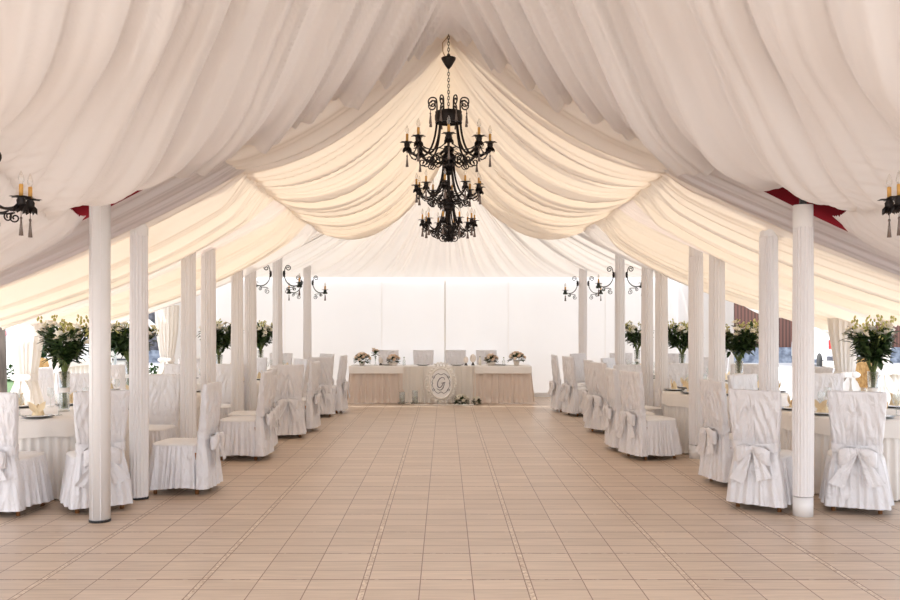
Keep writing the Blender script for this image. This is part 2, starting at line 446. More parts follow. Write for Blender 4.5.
# ------------------------------------------------------------------ end and side walls
def sheet(p0, p1, z0, z1f, seed, nrm):
    n = 200; s = np.linspace(0, 1, n); zz = np.linspace(0, 1, 24)
    Sg, Zg = np.meshgrid(s, zz, indexing='ij')
    L = math.hypot(p1[0] - p0[0], p1[1] - p0[1])
    d = .012 * (fold(Sg * L / .9, seed) - .4) + .006 * vn(Sg * L * 5 + Zg * 2, seed)
    X = p0[0] + (p1[0] - p0[0]) * Sg + nrm[0] * d; Y = p0[1] + (p1[1] - p0[1]) * Sg + nrm[1] * d
    top = z1f(Sg)
    return np.stack([X, Y, z0 + (top - z0) * Zg], -1)
struct(grid('wall_back', sheet((-5.15, 19.7), (5.25, 19.7), .0, lambda s: 2.70 + 0 * s, 3, (0, -1)), 'wall'))
struct(grid('wall_left', sheet((-5.15, 15.9), (-5.15, 19.69), .0, lambda s: 2.15 + .55 * s, 4, (1, 0)), 'wall'))
struct(grid('wall_right', sheet((5.25, 15.9), (5.25, 19.69), .0, lambda s: 2.1 + .6 * s, 5, (-1, 0)), 'wall'))
# seams and hem of the end wall
for i, x in enumerate((-3.6, -1.42, .0, 1.42, 3.6)):
    b = MB(); b.box((x, 19.672, 1.34), (.03 if x == 0 else .007, .008, 2.66)); struct(b.build('trim_%d' % (i + 1), 'seam', smooth=False))
b = MB(); b.box((0.05, 19.66, .05), (10.3, .02, .10)); struct(b.build('baseboard_back', 'wall', smooth=False))

# ------------------------------------------------------------------ columns
def column_proto(h, capped, seed):
    r = thing('column', 'x', 'column')
    nz = 40; nk = 144
    zz = np.linspace(.02, h - .16, nz) if not capped else np.linspace(.17, h - .19, nz)
    th = np.linspace(0, 2 * PI, nk, endpoint=False)
    Z, T = np.meshgrid(zz, th, indexing='ij')
    rad = .076 + .014 * fold(T / (2 * PI) * 17, seed, .5) + .004 * np.sin(Z * 2 + T * 2)
    grid('fabric_sleeve', np.stack([rad * np.cos(T), rad * np.sin(T), Z], -1), 'column_fabric', r, closed=True)
    b = MB(); b.lathe([(.083, 0), (.084, .16 if capped else .02), (.07, .162 if capped else .022)], 40); b.build('base_collar', 'white_plastic' if capped else 'black', r)
    b = MB(); b.lathe([(.078, h - .2), (.083, h - .19), (.083, h - .005), (.078, h)], 40); b.build('cap_collar', 'white_plastic', r)
    b = MB(); b.lathe([(.03, h), (.03, h + .06)], 12); b.build('top_pin', 'black', r)
    return r
def clamshell(h):
    r = thing('column', 'x', 'column')
    b = MB(); b.lathe([(.084, .02), (.084, h - .002), (.07, h)], 48); b.build('plain_shell', 'white_plastic', r)
    b = MB()
    for a in (-1.95, -1.15): b.box((.085 * math.cos(a), .085 * math.sin(a), h / 2), (.006, .006, h - .05))
    b.build('seam_strip', 'column_fabric', r, smooth=False)
    b = MB(); b.lathe([(.088, 0), (.088, .02)], 40); b.build('base_collar', 'black', r)
    b = MB(); b.lathe([(.03, h), (.03, h + .06)], 12); b.build('top_pin', 'black', r)
    return r
pa = column_proto(2.66, True, 3); pb = column_proto(2.66, False, 6); pc = column_proto(2.98, False, 9); pd = clamshell(2.68)
col_pos = {
    -1: [(5.2, None), (7.28, None), (8.22, None), (9.8, None), (10.62, None), (12.1, None), (12.92, None), (15.0, None), (18.3, -2.88)],
    1: [(5.2, None), (7.5, None), (8.29, None), (9.87, None), (10.7, None), (12.4, None), (13.27, None), (15.35, None), (18.6, 2.93)]}
ordn = ['', 'first', 'second', 'third', 'fourth', 'fifth', 'sixth', 'seventh', 'eighth']
used = set()
COLS = {}
for sd in (-1, 1):
    for i, (y, x) in enumerate(col_pos[sd]):
        x = (COLX[sd] - sd * .02 if i == 0 else COLX[sd]) if x is None else x
        pr = (pd if (sd, i) == (-1, 1) else pc if i >= 7 else pa if (sd > 0 and i in (1, 2, 4)) else pb)
        lab = (f'white {"plain jointed" if pr is pd else "pleated fabric"} column, {ordn[i]} of the {SN[sd]} row counting from the camera' if i
               else f'white pleated column just outside the picture edge on the {SN[sd]}')
        if i == 8: lab = f'slim white column at the far end of the {SN[sd]} row, beside the head table'
        if i == 7: lab = f'white column with twin wall lamps, seventh of the {SN[sd]} row, next to last'
        if pr in used: c = copy_tree(pr, (x, y, 0), random.random(), lab, 'columns along the aisle')
        else:
            c = pr; c.location = (x, y, 0); c['label'] = lab; c['group'] = 'columns along the aisle'; used.add(pr)
        if pr is pd: c.rotation_euler = (0, 0, 0)
        COLS[(sd, i)] = (x, y)

# ------------------------------------------------------------------ candle lamps
def spiral(c, r0, turns, a0, sgn=1, n=22, plane='xz', k=.75):
    pts = []
    for i in range(n):
        q = i / (n - 1); a = a0 + sgn * q * turns * 2 * PI; r = r0 * (1 - k * q)
        pts.append((c[0] + r * math.cos(a), 0, c[1] + r * math.sin(a)))
    return pts
def bez(p0, p1, p2, p3, n=14):
    P = [Vector(p) for p in (p0, p1, p2, p3)]; out = []
    for i in range(n):
        t = i / (n - 1); out.append(P[0] * (1 - t) ** 3 + P[1] * 3 * t * (1 - t) ** 2 + P[2] * 3 * t * t * (1 - t) + P[3] * t ** 3)
    return out
def rotz(pts, a, off=(0, 0, 0)):
    M = Matrix.Rotation(a, 3, 'Z'); return [M @ Vector(p) + Vector(off) for p in pts]
def cup(b, p, s=1.0):
    """leafy star-shaped drip cup centred at p (its top)"""
    x, y, z = p
    b.lathe([(.004, -.055 * s), (.02 * s, -.045 * s), (.024 * s, -.02 * s), (.014 * s, -.004 * s), (.02 * s, 0)], 8, p)
    for k in range(7):
        a = 2 * PI * k / 7 + .2
        b.leaf((x, y, z - .006 * s), (math.cos(a), math.sin(a), .15), .06 * s, .03 * s, (0, 0, 1), .1)
        b.leaf((x, y, z - .03 * s), (math.cos(a + .4), math.sin(a + .4), -.9), .062 * s, .034 * s, (math.cos(a), math.sin(a), .3), .25)
def candle_mesh(s):
    b = MB(); b.lathe([(.0105 * s, 0), (.0105 * s, .062 * s), (.006 * s, .064 * s)], 10); return b
def bulb_mesh(s):
    b = MB(); b.lathe([(.007 * s, .064 * s), (.015 * s, .082 * s), (.0145 * s, .096 * s), (.006 * s, .124 * s), (.0005, .134 * s)], 10, cap=False); return b
def tassel_mesh(L):
    b = MB(); b.tube([(0, 0, 0), (0, 0, -L * .35)], .0022, 5); b.ball((0, 0, -L * .4), .008, 8, 5, (1, 1, 1.4))
    b.lathe([(.005, -L * .45), (.007, -L * .6), (.0135, -L)], 8); return b

# big chandelier -------------------------------------------------------------
CY = 7.85; CX = .032
ch = thing('chandelier', 'large three-tier black iron chandelier with candle bulbs hanging over the aisle', 'chandelier', (CX, CY, 0))
def zpx(y): return H + (324 - y) * CY / F
b = MB(); b.lathe([(.008, zpx(69)), (.03, zpx(66)), (.062, zpx(60)), (.066, zpx(58)), (.02, zpx(57)), (.012, zpx(54))], 20); b.build('ceiling_cup', 'iron', ch)
b = MB()
z = zpx(54); k = 0
def link_ring(b, z, k):
    pts = [(.009 * math.cos(a) * (1 if k % 2 else 0), .009 * math.cos(a) * (0 if k % 2 else 1), z - .0175 + .0175 * math.sin(a)) for a in np.linspace(0, 2 * PI, 13)]
    b.tube(pts, .003, 5)
while z < 4.235: link_ring(b, z + .03, k); z += .027; k += 1
b.build('hook_chain', 'iron', ch); b = MB()
z = zpx(69); k = 0
while z > zpx(109): link_ring(b, z, k); z -= .027; k += 1
b.build('chain', 'iron', ch)
b = MB(); b.tube([(-.02, .0, 4.02), (-.05, 0, 4.08), (-.055, 0, 4.16), (-.02, 0, 4.20), (.0, 0, 4.23)], .004, 5); b.build('cord', 'straw', ch)
zr = zpx(117.5)
b = MB(); b.lathe([(.116, zr + .045), (.121, zr + .05), (.118, zr + .03), (.124, zr + .02), (.124, zr - .02), (.118, zr - .035), (.121, zr - .05), (.108, zr - .05), (.108, zr + .045), (.116, zr + .045)], 36, cap=False)
for k in range(4):
    a = k * PI / 4; b.tube([(.115 * math.cos(a), .115 * math.sin(a), zr + .04), (.115 * math.cos(a + PI), .115 * math.sin(a + PI), zr + .04)], .006, 6)
b.build('ring_band', 'iron', ch)
b = MB(); b.tube([(0, 0, zpx(110)), (0, 0, zpx(236))], .012, 10)
for yy, r in ((112, .03), (138, .035), (150, .05), (158, .065), (165, .06), (172, .04), (188, .03), (203, .055), (207, .06), (212, .03), (226, .035), (236, .02)):
    b.ball((0, 0, zpx(yy)), r, 14, 8, (1, 1, .8))
for k in range(10):
    a = k * 2 * PI / 10
    for yy in (150, 160, 205):
        b.leaf((.03 * math.cos(a), .03 * math.sin(a), zpx(yy)), (math.cos(a), math.sin(a), .6 if k % 2 else -.3), .075, .04, (0, 0, 1), .3)
b.build('central_stem', 'iron', ch)
nA = 0
protos = {}
def add_candle(p, s):
    key = ('c', s)
    if key not in protos:
        c = candle_mesh(s).build('candle', 'candle', ch); bulb_mesh(s).build('bulb', 'bulb', c); protos[key] = c
    else: c = copy_tree(protos[key], parent=ch)
    c.location = p
def add_tassel(p, L):
    key = ('t', L)
    if key not in protos: t = tassel_mesh(L).build('tassel', 'crystal', ch); protos[key] = t
    else: t = copy_tree(protos[key], parent=ch)
    t.location = p
tiers = [  # n, R, cup z, start r/z, low z, phase, scale, curl size
    (8, .372, zpx(142), (.105, zr - .03), zpx(157), 0, 1.15, .042),
    (10, .292, zpx(186), (.05, zpx(166)), zpx(197), .2, .85, .034),
    (10, .235, zpx(220), (.045, zpx(204)), zpx(229), .1, .75, .026)]
for n, R, zc, (r0, z0), zl, ph, s, cs in tiers:
    for k in range(n):
        a = 2 * PI * k / n + ph
        b = MB(); q = Matrix.Rotation(a, 3, 'Z')
        main = bez((r0, 0, z0), (r0 + .02, 0, zl - .02), (R * .72, 0, zl - .07), (R, 0, zc - .05))
        b.tube(rotz(main, a), .0085 * s, 6)
        # lower rolled scrolls
        m = main[8]
        b.tube(rotz([(m.x, 0, m.z)] + spiral((m.x - .01, m.z - cs * 1.2), cs, 1.4, PI / 2, 1), a), .005 * s, 5)
        m = main[4]
        b.tube(rotz(spiral((r0 + .02, zl - .02), cs * 1.5, 1.5, 0, -1) , a), .0055 * s, 5)
        b.tube(rotz(spiral((R * .55, zl - .055), cs * .9, 1.3, PI, 1), a), .0045 * s, 5)
        # bead swag to the next arm
        a2 = a + 2 * PI / n
        e0 = Vector((R * math.cos(a), R * math.sin(a), zc - .055)); e1 = Vector((R * math.cos(a2), R * math.sin(a2), zc - .055))
        sw = []
        for i in range(9):
            t = i / 8; p = e0.lerp(e1, t); p.z -= .065 * s * 4 * t * (1 - t); sw.append(p)
        b.tube(sw, .0045 * s, 5)
        for p in sw[1:-1:2]: b.ball(p, .008 * s, 6, 4)
        e2 = Vector((.06 * math.cos(a), .06 * math.sin(a), zl + .03)); sw = []
        for i in range(8):
            t = i / 7; p = e0.lerp(e2, t); p.z -= .05 * s * 4 * t * (1 - t); sw.append(p)
        b.tube(sw, .003 * s, 4)
        cup(b, (R * math.cos(a), R * math.sin(a), zc), s)
        b.build('arm', 'iron', ch)
        add_candle((R * math.cos(a), R * math.sin(a), zc), s)
        add_tassel((R * math.cos(a), R * math.sin(a), zc - .055 * s), .16 if n == 8 else .11)
for k in range(8):
    a = 2 * PI * k / 8 + .39
    b = MB()
    up = bez((.118, 0, zr), (.112, 0, zr + .1), (.10, 0, zr + .17), (.145, 0, zr + .165), 10)
    b.tube(rotz(up + [Vector(p) for p in spiral((.155, zr + .118), .047, 1.25, PI / 2, -1)], a), .0065, 6); b.build('top_scroll', 'iron', ch)
    add_tassel((.175 * math.cos(a), .175 * math.sin(a), zr + .08), .15)
for k in range(6):
    a = 2 * PI * k / 6
    b = MB(); b.tube(rotz(bez((0, 0, zpx(228)), (.01, 0, zpx(236)), (.03, 0, zpx(243)), (.05, 0, zpx(241)), 8) + [Vector(p) for p in spiral((.055, zpx(238)), .03, 1.2, -PI / 2, 1)], a), .005, 5)
    b.build('bottom_scroll', 'iron', ch)
b = MB(); b.ball((0, 0, zpx(239)), .022, 10, 6, (1, 1, 1.3)); b.build('finial', 'iron', ch)

# wall lamps on columns ------------------------------------------------------
def sconce_proto(mat, label):
    r = thing('wall_lamp', label, 'wall lamp')
    b = MB(); b.ball((.012, 0, 0), .05, 12, 8, (.3, .6, 1.1))
    for k in range(6): b.leaf((.02, 0, 0), (.5, math.cos(k * 1.05), math.sin(k * 1.05)), .07, .035, (1, 0, 0), .2)
    b.build('backplate', 'iron', r)
    b = MB()
    b.tube(bez((.02, 0, -.02), (.03, 0, .12), (.06, 0, .15), (.085, 0, .145), 10) + [Vector(p) for p in spiral((.09, .098), .046, 1.3, PI / 2, -1)], .008, 6)
    b.build('top_scroll', mat, r)
    for sg in (-1, 1):
        a = sg * .2
        b = MB(); m = bez((.02, 0, .0), (.03, 0, -.14), (.13, 0, -.26), (.285, 0, -.185), 16)
        b.tube(rotz(m, a), .008, 6)
        b.tube(rotz(spiral((.20, -.255), .032, 1.4, PI / 2, 1), a), .005, 5)
        b.tube(rotz(spiral((.075, -.30), .045, 1.4, PI / 2, -1), a), .0055, 5)
        b.tube(rotz(bez((.19, 0, -.225), (.13, 0, -.24), (.08, 0, -.22), (.06, 0, -.255), 8), a), .0055, 5)
        p = Vector((.285 * math.cos(a), .285 * math.sin(a), -.14)); cup(b, p, 1.15); b.build('arm', mat, r)
        c = candle_mesh(1.15).build('candle', 'candle', r); c.location = p; bulb_mesh(1.15).build('bulb', 'bulb', c)
        t = tassel_mesh(.17).build('tassel', 'crystal', r); t.location = p + Vector((0, 0, -.06))
    return r
sp_n = sconce_proto('iron', 'black scrolled iron wall lamp with two candle bulbs cut by the left picture edge')
sp_n.location = (COLX[-1] + .10, 5.2, 2.53)
sn2 = copy_tree(sp_n, (COLX[1] - .12, 5.2, 2.53), PI, 'black scrolled iron wall lamp with two candle bulbs cut by the right picture edge')
sp_f = None
for sd in (-1, 1):
    for i in (7, 8):
        x, y = COLS[(sd, i)]
        for w in (-1, 1):
            lab = f'small scrolled wall lamp on the {"aisle" if w * sd < 0 else "outer"} side of the {ordn[i]} {SN[sd]} column'
            rz = (0 if w > 0 else PI) + (.25 if w * sd < 0 else -.2) * (1 if w > 0 else -1)
            pos = (x + w * .095, y - .02, 2.50)
            if sp_f is None: sp_f = sconce_proto('iron_green', lab); sp_f.location = pos; sp_f.rotation_euler = (0, 0, rz); sp_f['group'] = 'wall lamps on the far columns'
            else: copy_tree(sp_f, pos, rz, lab, 'wall lamps on the far columns')

# ------------------------------------------------------------------ chairs
def rr_angles(w, t, n, e):
    th = np.linspace(0, 2 * PI, 4000, endpoint=False); x, y = se(th, w, t, e)
    d = np.hypot(np.diff(np.append(x, x[0])), np.diff(np.append(y, y[0]))); s = np.concatenate([[0], np.cumsum(d)])
    return np.interp(np.linspace(0, s[-1], n, endpoint=False), s, np.append(th, 2 * PI))
def se(th, w, t, e):
    c, s = np.cos(th), np.sin(th)
    return w * np.sign(c) * np.abs(c) ** (2 / e), t * np.sign(s) * np.abs(s) ** (2 / e)
def chair_proto(seed):
    r = thing('banquet_chair', 'x', 'chair')
    # backrest cover
    n = 168; zz = np.concatenate([np.linspace(1.06, 1.045, 3), np.linspace(1.03, .55, 34), np.linspace(.53, .058, 26)])
    th = rr_angles(.23, .04, n, 5)
    Z, T = np.meshgrid(zz, th, indexing='ij')
    w = np.interp(zz, [.045, .3, .5, .56, .75, .95, 1.045, 1.06], [.262, .235, .195, .192, .212, .228, .232, .226])[:, None]
    t = np.interp(zz, [.045, .3, .5, .56, .8, 1.045, 1.06], [.062, .055, .045, .042, .036, .030, .024])[:, None]
    yc = np.where(zz > .5, -.225 - .11 * (zz - .5), -.225 - .05 * (.5 - zz))[:, None]
    X, Yl = se(T, w, t, 5)
    back = np.clip(-Yl / t, 0, 1) ** 2
    xs = X / w
    V = fold((np.abs(xs) * 1.7 + (Z - .55) * 3.0) * 1.6, seed, .8) * .016 * sst(.55, .7, Z) * (1 - sst(.93, 1.0, Z))
    V += .009 * fold(xs * 4 + Z * 1.5, seed + 1) * sst(1.02, .8, Z)
    cs = -.014 * np.exp(-(X / .010) ** 2) * (1 - sst(.95, 1.0, Z))
    low = sst(.52, .2, Z)
    pl = low * .026 * fold(xs * 3.2 + 7, seed + 2, .7)
    ln = np.hypot(X / w ** 2, Yl / t ** 2) + 1e-9
    nx, ny = X / w ** 2 / ln, Yl / t ** 2 / ln
    d = (V + cs + pl) * (.35 + .65 * back) + .006 * (vn(T * 6 + Z * 9, seed) - .5)
    grid('backrest_cover', np.stack([X + nx * d, Yl + yc + ny * d, Z + 0 * X], -1), 'satin', r, closed=True, cap_last=True)
    # skirt
    n = 300; th = rr_angles(.24, .25, n, 5); zz = np.linspace(.468, .062, 14)
    Z, T = np.meshgrid(zz, th, indexing='ij'); q = (.468 - Z) / .406
    X, Yl = se(T,   .228 + .055 * q, .23 + .045 * q, 5)
    sarc = np.linspace(0, 1, n, endpoint=False)[None, :]
    amp = .008 + .042 * q
    ln = np.hypot(X, Yl); wv = fold(sarc * 30, seed + 4, .8)
    # keep the fold sequence closed at the seam
    edge = np.minimum(sarc, 1 - sarc) * 40; wv = wv * np.clip(edge, 0, 1)
    d = amp * (wv - .4)
    Zh = Z + .012 * q * np.sin(sarc * 2 * PI * 3 + seed)
    grid('skirt', np.stack([X * (1 + d / ln), .03 + Yl * (1 + d / ln), Zh], -1), 'satin', r, closed=True)
    # seat cushion
    zz = [(1.0, .466), (1.0, .474), (.96, .484), (.8, .492), (.4, .497), (.05, .498)]
    rows = []
    for k, z in zz:
        x, y = se(th, .228 * k, .235 * k, 5); rows.append(np.stack([x, y + .03, z + 0 * x], -1))
    P = np.array(rows)[::-1]; grid('seat_cushion', P, 'seat_satin', r, closed=True, cap_last=True)
    # sash and bow
    n = 96; th = rr_angles(.2, .05, n, 4); zz = np.linspace(.595, .515, 7)
    Z, T = np.meshgrid(zz, th, indexing='ij'); X, Yl = se(T, .205, .060, 4)
    d = .006 * np.sin((Z - .515) * 160)
    Z2 = Z + .02 * (np.abs(X) / .21) ** 2
    sash = grid('sash', np.stack([X * (1 + d), Yl * (1 + d) - .235, Z2], -1), 'satin', r, closed=True)
    bw = MB()
    by = -.325
    bw.ball((0, by, .55), .026, 12, 8, (1, .8, 1.2))
    rnd = random.Random(seed)
    for sg in (-1, 1):
        # loop: a puffed ribbon
        A = 16; B = 9; P = []
        tilt = -.42 + rnd.uniform(-.1, .1)
        for i in range(A):
            u = i / (A - 1); ang = u * 2 * PI
            lx = .005 + .15 * (1 - math.cos(ang)) / 2; dy = .042 * math.sin(ang)
            hw = .014 + .058 * math.sin(min(lx / .15, 1) * PI * .62)
            row = []
            for j in range(B):
                v = j / (B - 1) * 2 - 1
                row.append((sg * lx, by - .004 + dy * (1 - .3 * v * v), .552 + tilt * lx + v * hw + .006 * math.sin(v * 7 + ang)))
            P.append(row)
        bb = len(bw.v); P = np.array(P); bw.add(P.reshape(-1, 3), [(i * B + j, i * B + j + 1, (i + 1) * B + j + 1, (i + 1) * B + j) for i in range(A - 1) for j in range(B - 1)])
        # tail
        A = 12; B = 7; P = []; sw = rnd.uniform(.3, .6); ln_ = rnd.uniform(.22, .3)
        for i in range(A):
            u = i / (A - 1); row = []
            for j in range(B):
                v = j / (B - 1) * 2 - 1; hw = .018 + .045 * u
                row.append((sg * (.01 + u * ln_ * sw) + v * hw, by - .012 - .03 * u + .01 * math.sin(v * 5 + u * 4), .545 - u * ln_ + v * .02 * sg * u))
            P.append(row)
        P = np.array(P); bw.add(P.reshape(-1, 3), [(i * B + j, i * B + j + 1, (i + 1) * B + j + 1, (i + 1) * B + j) for i in range(A - 1) for j in range(B - 1)])
    bw.build('bow', 'satin', sash)
    for sx, sy in ((-1, 1), (1, 1), (-1, -1), (1, -1)):
        b = MB(); b.lathe([(.018, 0), (.022, .25), (.022, .40)], 8, (sx * .185, .03 + sy * .19 - (.03 if sy < 0 else 0), 0)); b.build('leg', 'wood', r)
    return r
chairs = [chair_proto(s) for s in (3, 17, 29)]
cused = [False] * 3; cn = 0
def put_chair(x, y, fx, fy, label, group):
    global cn
    k = cn % 3; cn += 1
    rz = math.atan2(fy, fx) - PI / 2
    if not cused[k]:
        c = chairs[k]; cused[k] = True; c.location = (x, y, 0); c.rotation_euler = (0, 0, rz); c['label'] = label; c['group'] = group
        return c
    return copy_tree(chairs[k], (x, y, 0), rz, label, group)

# ------------------------------------------------------------------ round tables
TR = .76; TZ = .755
TY = {-1: [8.85, 11.2, 13.65, 16.1], 1: [8.85, 11.45, 14.0, 16.1]}
TXc = {-1: [-3.95, -3.9, -3.55, -3.42], 1: [4.2, 3.66, 3.95, 3.6]}
def table_proto():
    r = thing('round_table', 'x', 'table')
    b = MB(); b.lathe([(0.0005, TZ - .04), (TR - .02, TZ - .04), (TR - .01, TZ - .02), (TR - .02, TZ - .006), (.0005, TZ - .006)], 64); b.build('tabletop', 'linen', r)
    n = 440; th = np.linspace(0, 2 * PI, n, endpoint=False); zz = np.linspace(TZ - .02, .012, 10)
    Z, T = np.meshgrid(zz, th, indexing='ij'); q = (TZ - Z) / TZ
    tri = np.abs(((T / (2 * PI) * 62) % 1) * 2 - 1)
    rad = TR - .005 + (.010 + .035 * q) * (sst(.15, .85, tri) - .3) + .015 * q
    grid('pleated_skirt', np.stack([rad * np.cos(T), rad * np.sin(T), Z], -1), 'linen', r, closed=True)
    return r
def overlay_proto():
    n = 240; th = np.linspace(0, 2 * PI, n, endpoint=False)
    prof = [(.02, TZ + .004), (.5, TZ + .004), (TR + .0, TZ + .004), (TR + .022, TZ - .004), (TR + .032, TZ - .03), (TR + .036, TZ - .09), (TR + .040, TZ - .165)]
    rows = []
    for i, (r_, z) in enumerate(prof):
        k = max(0, i - 3) / 3
        rad = r_ + k * .007 * np.sin(th * 23) ; rows.append(np.stack([rad * np.cos(th), rad * np.sin(th), z + 0 * th + k * .006 * np.sin(th * 9)], -1))
    return grid('tablecloth', np.array(rows), 'linen', closed=True, cap_last=True)
# small tableware
def plate_proto():
    r = thing('dinner_plate', 'x', 'plate')
    b = MB(); b.lathe([(.0005, 0), (.08, 0), (.14, .012), (.142, .016), (.09, .007), (.0005, .006)], 32); b.build('plate_dish', 'dark_ware', r)  # lower dish, coloured dark all over
    b = MB(); b.lathe([(.0005, .008), (.085, .009), (.105, .019), (.1, .02), (.08, .013), (.0005, .012)], 28); b.build('top_plate', 'china', r)
    return r
def napkin_mesh():
    b = MB(); n = 12
    vs = [(0, 0, .11)]
    for k in range(n):
        a = 2 * PI * k / n; rr = .062 if k % 2 else .045
        vs.append((rr * math.cos(a), .7 * rr * math.sin(a), 0))
    vs2 = [(v[0] * .6, v[1] * .6, .06 + .01 * (i % 2)) for i, v in enumerate(vs[1:])]
    b.add(vs[1:] + vs2 + [vs[0]], [(k, (k + 1) % n, n + (k + 1) % n, n + k) for k in range(n)] + [(n + k, n + (k + 1) % n, 2 * n) for k in range(n)])
    b.leaf((0, -.02, .02), (-.5, -.4, .8), .13, .06, (0, -1, .2), .3); b.leaf((0, -.02, .02), (.5, -.4, .8), .13, .06, (0, -1, .2), .3)
    return b
def wine_mesh(s=1.0):
    b = MB(); b.lathe([(.0005, .001), (.033 * s, .001), (.033 * s, .004), (.005, .008), (.004, .09 * s), (.012, .10 * s), (.033 * s, .125 * s), (.036 * s, .16 * s), (.029 * s, .205 * s)], 16, cap=False); return b

def bouquet_proto(seed):
    rnd = random.Random(seed)
    r = thing('bouquet', 'x', 'flowers')
    st = MB(); lf = MB(); tips = []
    for k in range(26):
        a = rnd.uniform(0, 2 * PI); rr = .30 * math.sqrt(rnd.uniform(.02, 1)); h = rnd.uniform(.42, .58) - .25 * rr
        tip = Vector((rr * math.cos(a), rr * math.sin(a) * .9, .38 + h * .95))
        b0 = Vector((.03 * math.cos(a + 2), .03 * math.sin(a + 2), .03)); neck = Vector((.022 * math.cos(a), .022 * math.sin(a), .40))
        pts = [b0, neck] + [neck.lerp(tip, t) + Vector((0, 0, .04 * math.sin(t * PI))) for t in (.35, .7, 1)]
        st.tube(pts, .0055, 5); tips.append(tip)
        for q in range(20):
            t = rnd.uniform(.3, .9); p = neck.lerp(tip, t); d = Vector((rnd.uniform(-1, 1), rnd.uniform(-1, 1), rnd.uniform(-.5, .9))) + Vector((math.cos(a), math.sin(a), .3)) * .5
            lf.leaf(p, d, rnd.uniform(.08, .15), rnd.uniform(.035, .06), (0, 0, 1), rnd.uniform(0, .4))
    st.build('stem_bundle', 'stem', r); lf.build('foliage', 'leaf', r)
    fm = MB()
    for k in range(6):
        a = k * PI / 3; fm.leaf((0, 0, 0), (math.cos(a), math.sin(a), .75), .05, .034, (0, 0, 1), .35)
    for k in range(4):
        a = k * PI / 2 + .4; fm.leaf((0, 0, .004), (math.cos(a), math.sin(a), 1.6), .04, .03, (0, 0, 1), .1)
    bm = MB()
    for k in range(5):
        a = k * 2.4; bm.ball((.018 * math.cos(a), .018 * math.sin(a), .02 + .012 * k), .011, 7, 5, (.8, .8, 1.5))
    f0 = g0 = None
    for i, t in enumerate(tips):
        if i % 3 != 2:
            if f0 is None: f0 = o = fm.build('flower', 'petal', r)
            else: o = copy_tree(f0, parent=r)
        else:
            if g0 is None: g0 = o = bm.build('bud', 'bud', r)
            else: o = copy_tree(g0, parent=r)
        o.location = t; o.rotation_euler = (rnd.uniform(-.7, .7), rnd.uniform(-.7, .7), rnd.uniform(0, 6)); s = rnd.uniform(.85, 1.35); o.scale = (s, s, s)
        if i % 2 == 0:
            o = copy_tree(f0, parent=r); o.location = t + Vector((rnd.uniform(-.05, .05), rnd.uniform(-.05, .05), rnd.uniform(-.07, -.03))); o.rotation_euler = (rnd.uniform(-.9, .9), rnd.uniform(-.9, .9), 0)
        if i % 3 == 0 and g0 is not None:
            o = copy_tree(g0, parent=r); o.location = t + Vector((rnd.uniform(-.05, .05), rnd.uniform(-.05, .05), rnd.uniform(-.03, .04))); o.rotation_euler = (rnd.uniform(-.6, .6), rnd.uniform(-.6, .6), 0)
    return r
def vase_proto():
    r = thing('glass_vase', 'x', 'vase')
    b = MB(); b.lathe([(.0005, 0), (.052, 0), (.05, .02), (.046, .2), (.055, .40), (.052, .40), (.043, .2), (.044, .025), (.0005, .02)], 24, cap=False); b.build('vase_body', 'glass', r)
    b = MB(); b.lathe([(.0475, .19), (.0505, .2), (.052, .23), (.0515, .24), (.0495, .235), (.0485, .2), (.0475, .19)], 24, cap=False); b.build('ribbon_band', 'ribbon', r)
    return r

tp, op_, pp, np_, wp, vp, bq = table_proto(), overlay_proto(), plate_proto(), None, None, vase_proto(), [bouquet_proto(5), bouquet_proto(12)]
np_ = napkin_mesh().build('folded_napkin', 'napkin'); tag(np_, 'x', 'napkin')
wp = wine_mesh().build('wine_glass', 'glass'); tag(wp, 'x', 'glass')
first = {}
def place(proto, loc, rz, label, group):
    if proto.name not in first:
        first[proto.name] = 1; proto.location = loc; proto.rotation_euler = (0, 0, rz); proto['label'] = label; proto['group'] = group; return proto
    return copy_tree(proto, loc, rz, label, group)

TN = ['front', 'second', 'third', 'rearmost']
def where(al, ay):
    """the side of a table, as seen from the hall: al towards the aisle, ay away from the camera"""
    d = math.degrees(math.atan2(ay, al)) % 360
    names = ['aisle side', 'far aisle side', 'far side', 'far outer side', 'outer side', 'near outer side', 'near side', 'near aisle side']
    return names[int(((d + 22.5) % 360) // 45)]
# chairs round each table: offset towards the aisle, offset away from the camera, optional facing (aisle-wards, away)
CH = {
 (-1, 0): [(.12, -1.16, (.05, 1)), (.82, -1.0, (-.6, 1)), (1.38, -.22, (-1, .06)), (.66, .99, (-.1, -1)), (-.3, 1.16, None), (-1.0, .66, None), (-1.2, -.05, None)],
 (1, 0): [(.54, -1.05, (-.42, 1)), (1.30, -.95, (-.85, 1)), (1.18, .19, (-1, .2)), (.6, 1.0, None), (-.2, 1.18, None), (-.9, .85, (.3, 1))],
 (-1, 1): [(1.44, -.48, (-1, .04)), (1.36, .22, (-1, -.02)), (.72, 1.24, (-.15, -1)), (.05, 1.18, None), (-.7, 1.0, None), (-1.18, .3, None)],
 (1, 1): [(1.13, -.67, (-1, .38)), (1.21, .0, (-1, .05)), (.95, .74, (-.45, -1)), (.15, 1.15, None), (-.6, 1.05, None), (-1.15, .3, None)],
 (-1, 2): [(1.22, -.87, (-.3, 1)), (1.27, -.15, (-1, .1)), (.9, .72, None), (.2, 1.14, None), (-.6, 1.0, None)],
 (1, 2): [(1.43, -.65, (-.85, .55)), (1.36, .10, (-1, .1)), (.95, .74, None), (-.6, 1.0, None)],
 (-1, 3): [(1.14, -.50, (-.4, 1)), (1.26, .16, (-1, .1)), (.9, .78, None), (.1, 1.16, None)],
 (1, 3): [(1.12, -.34, (-1, .3)), (1.26, .36, (-1, .05)), (.78, .88, None), (.05, 1.16, None), (-.65, .95, None)],
}
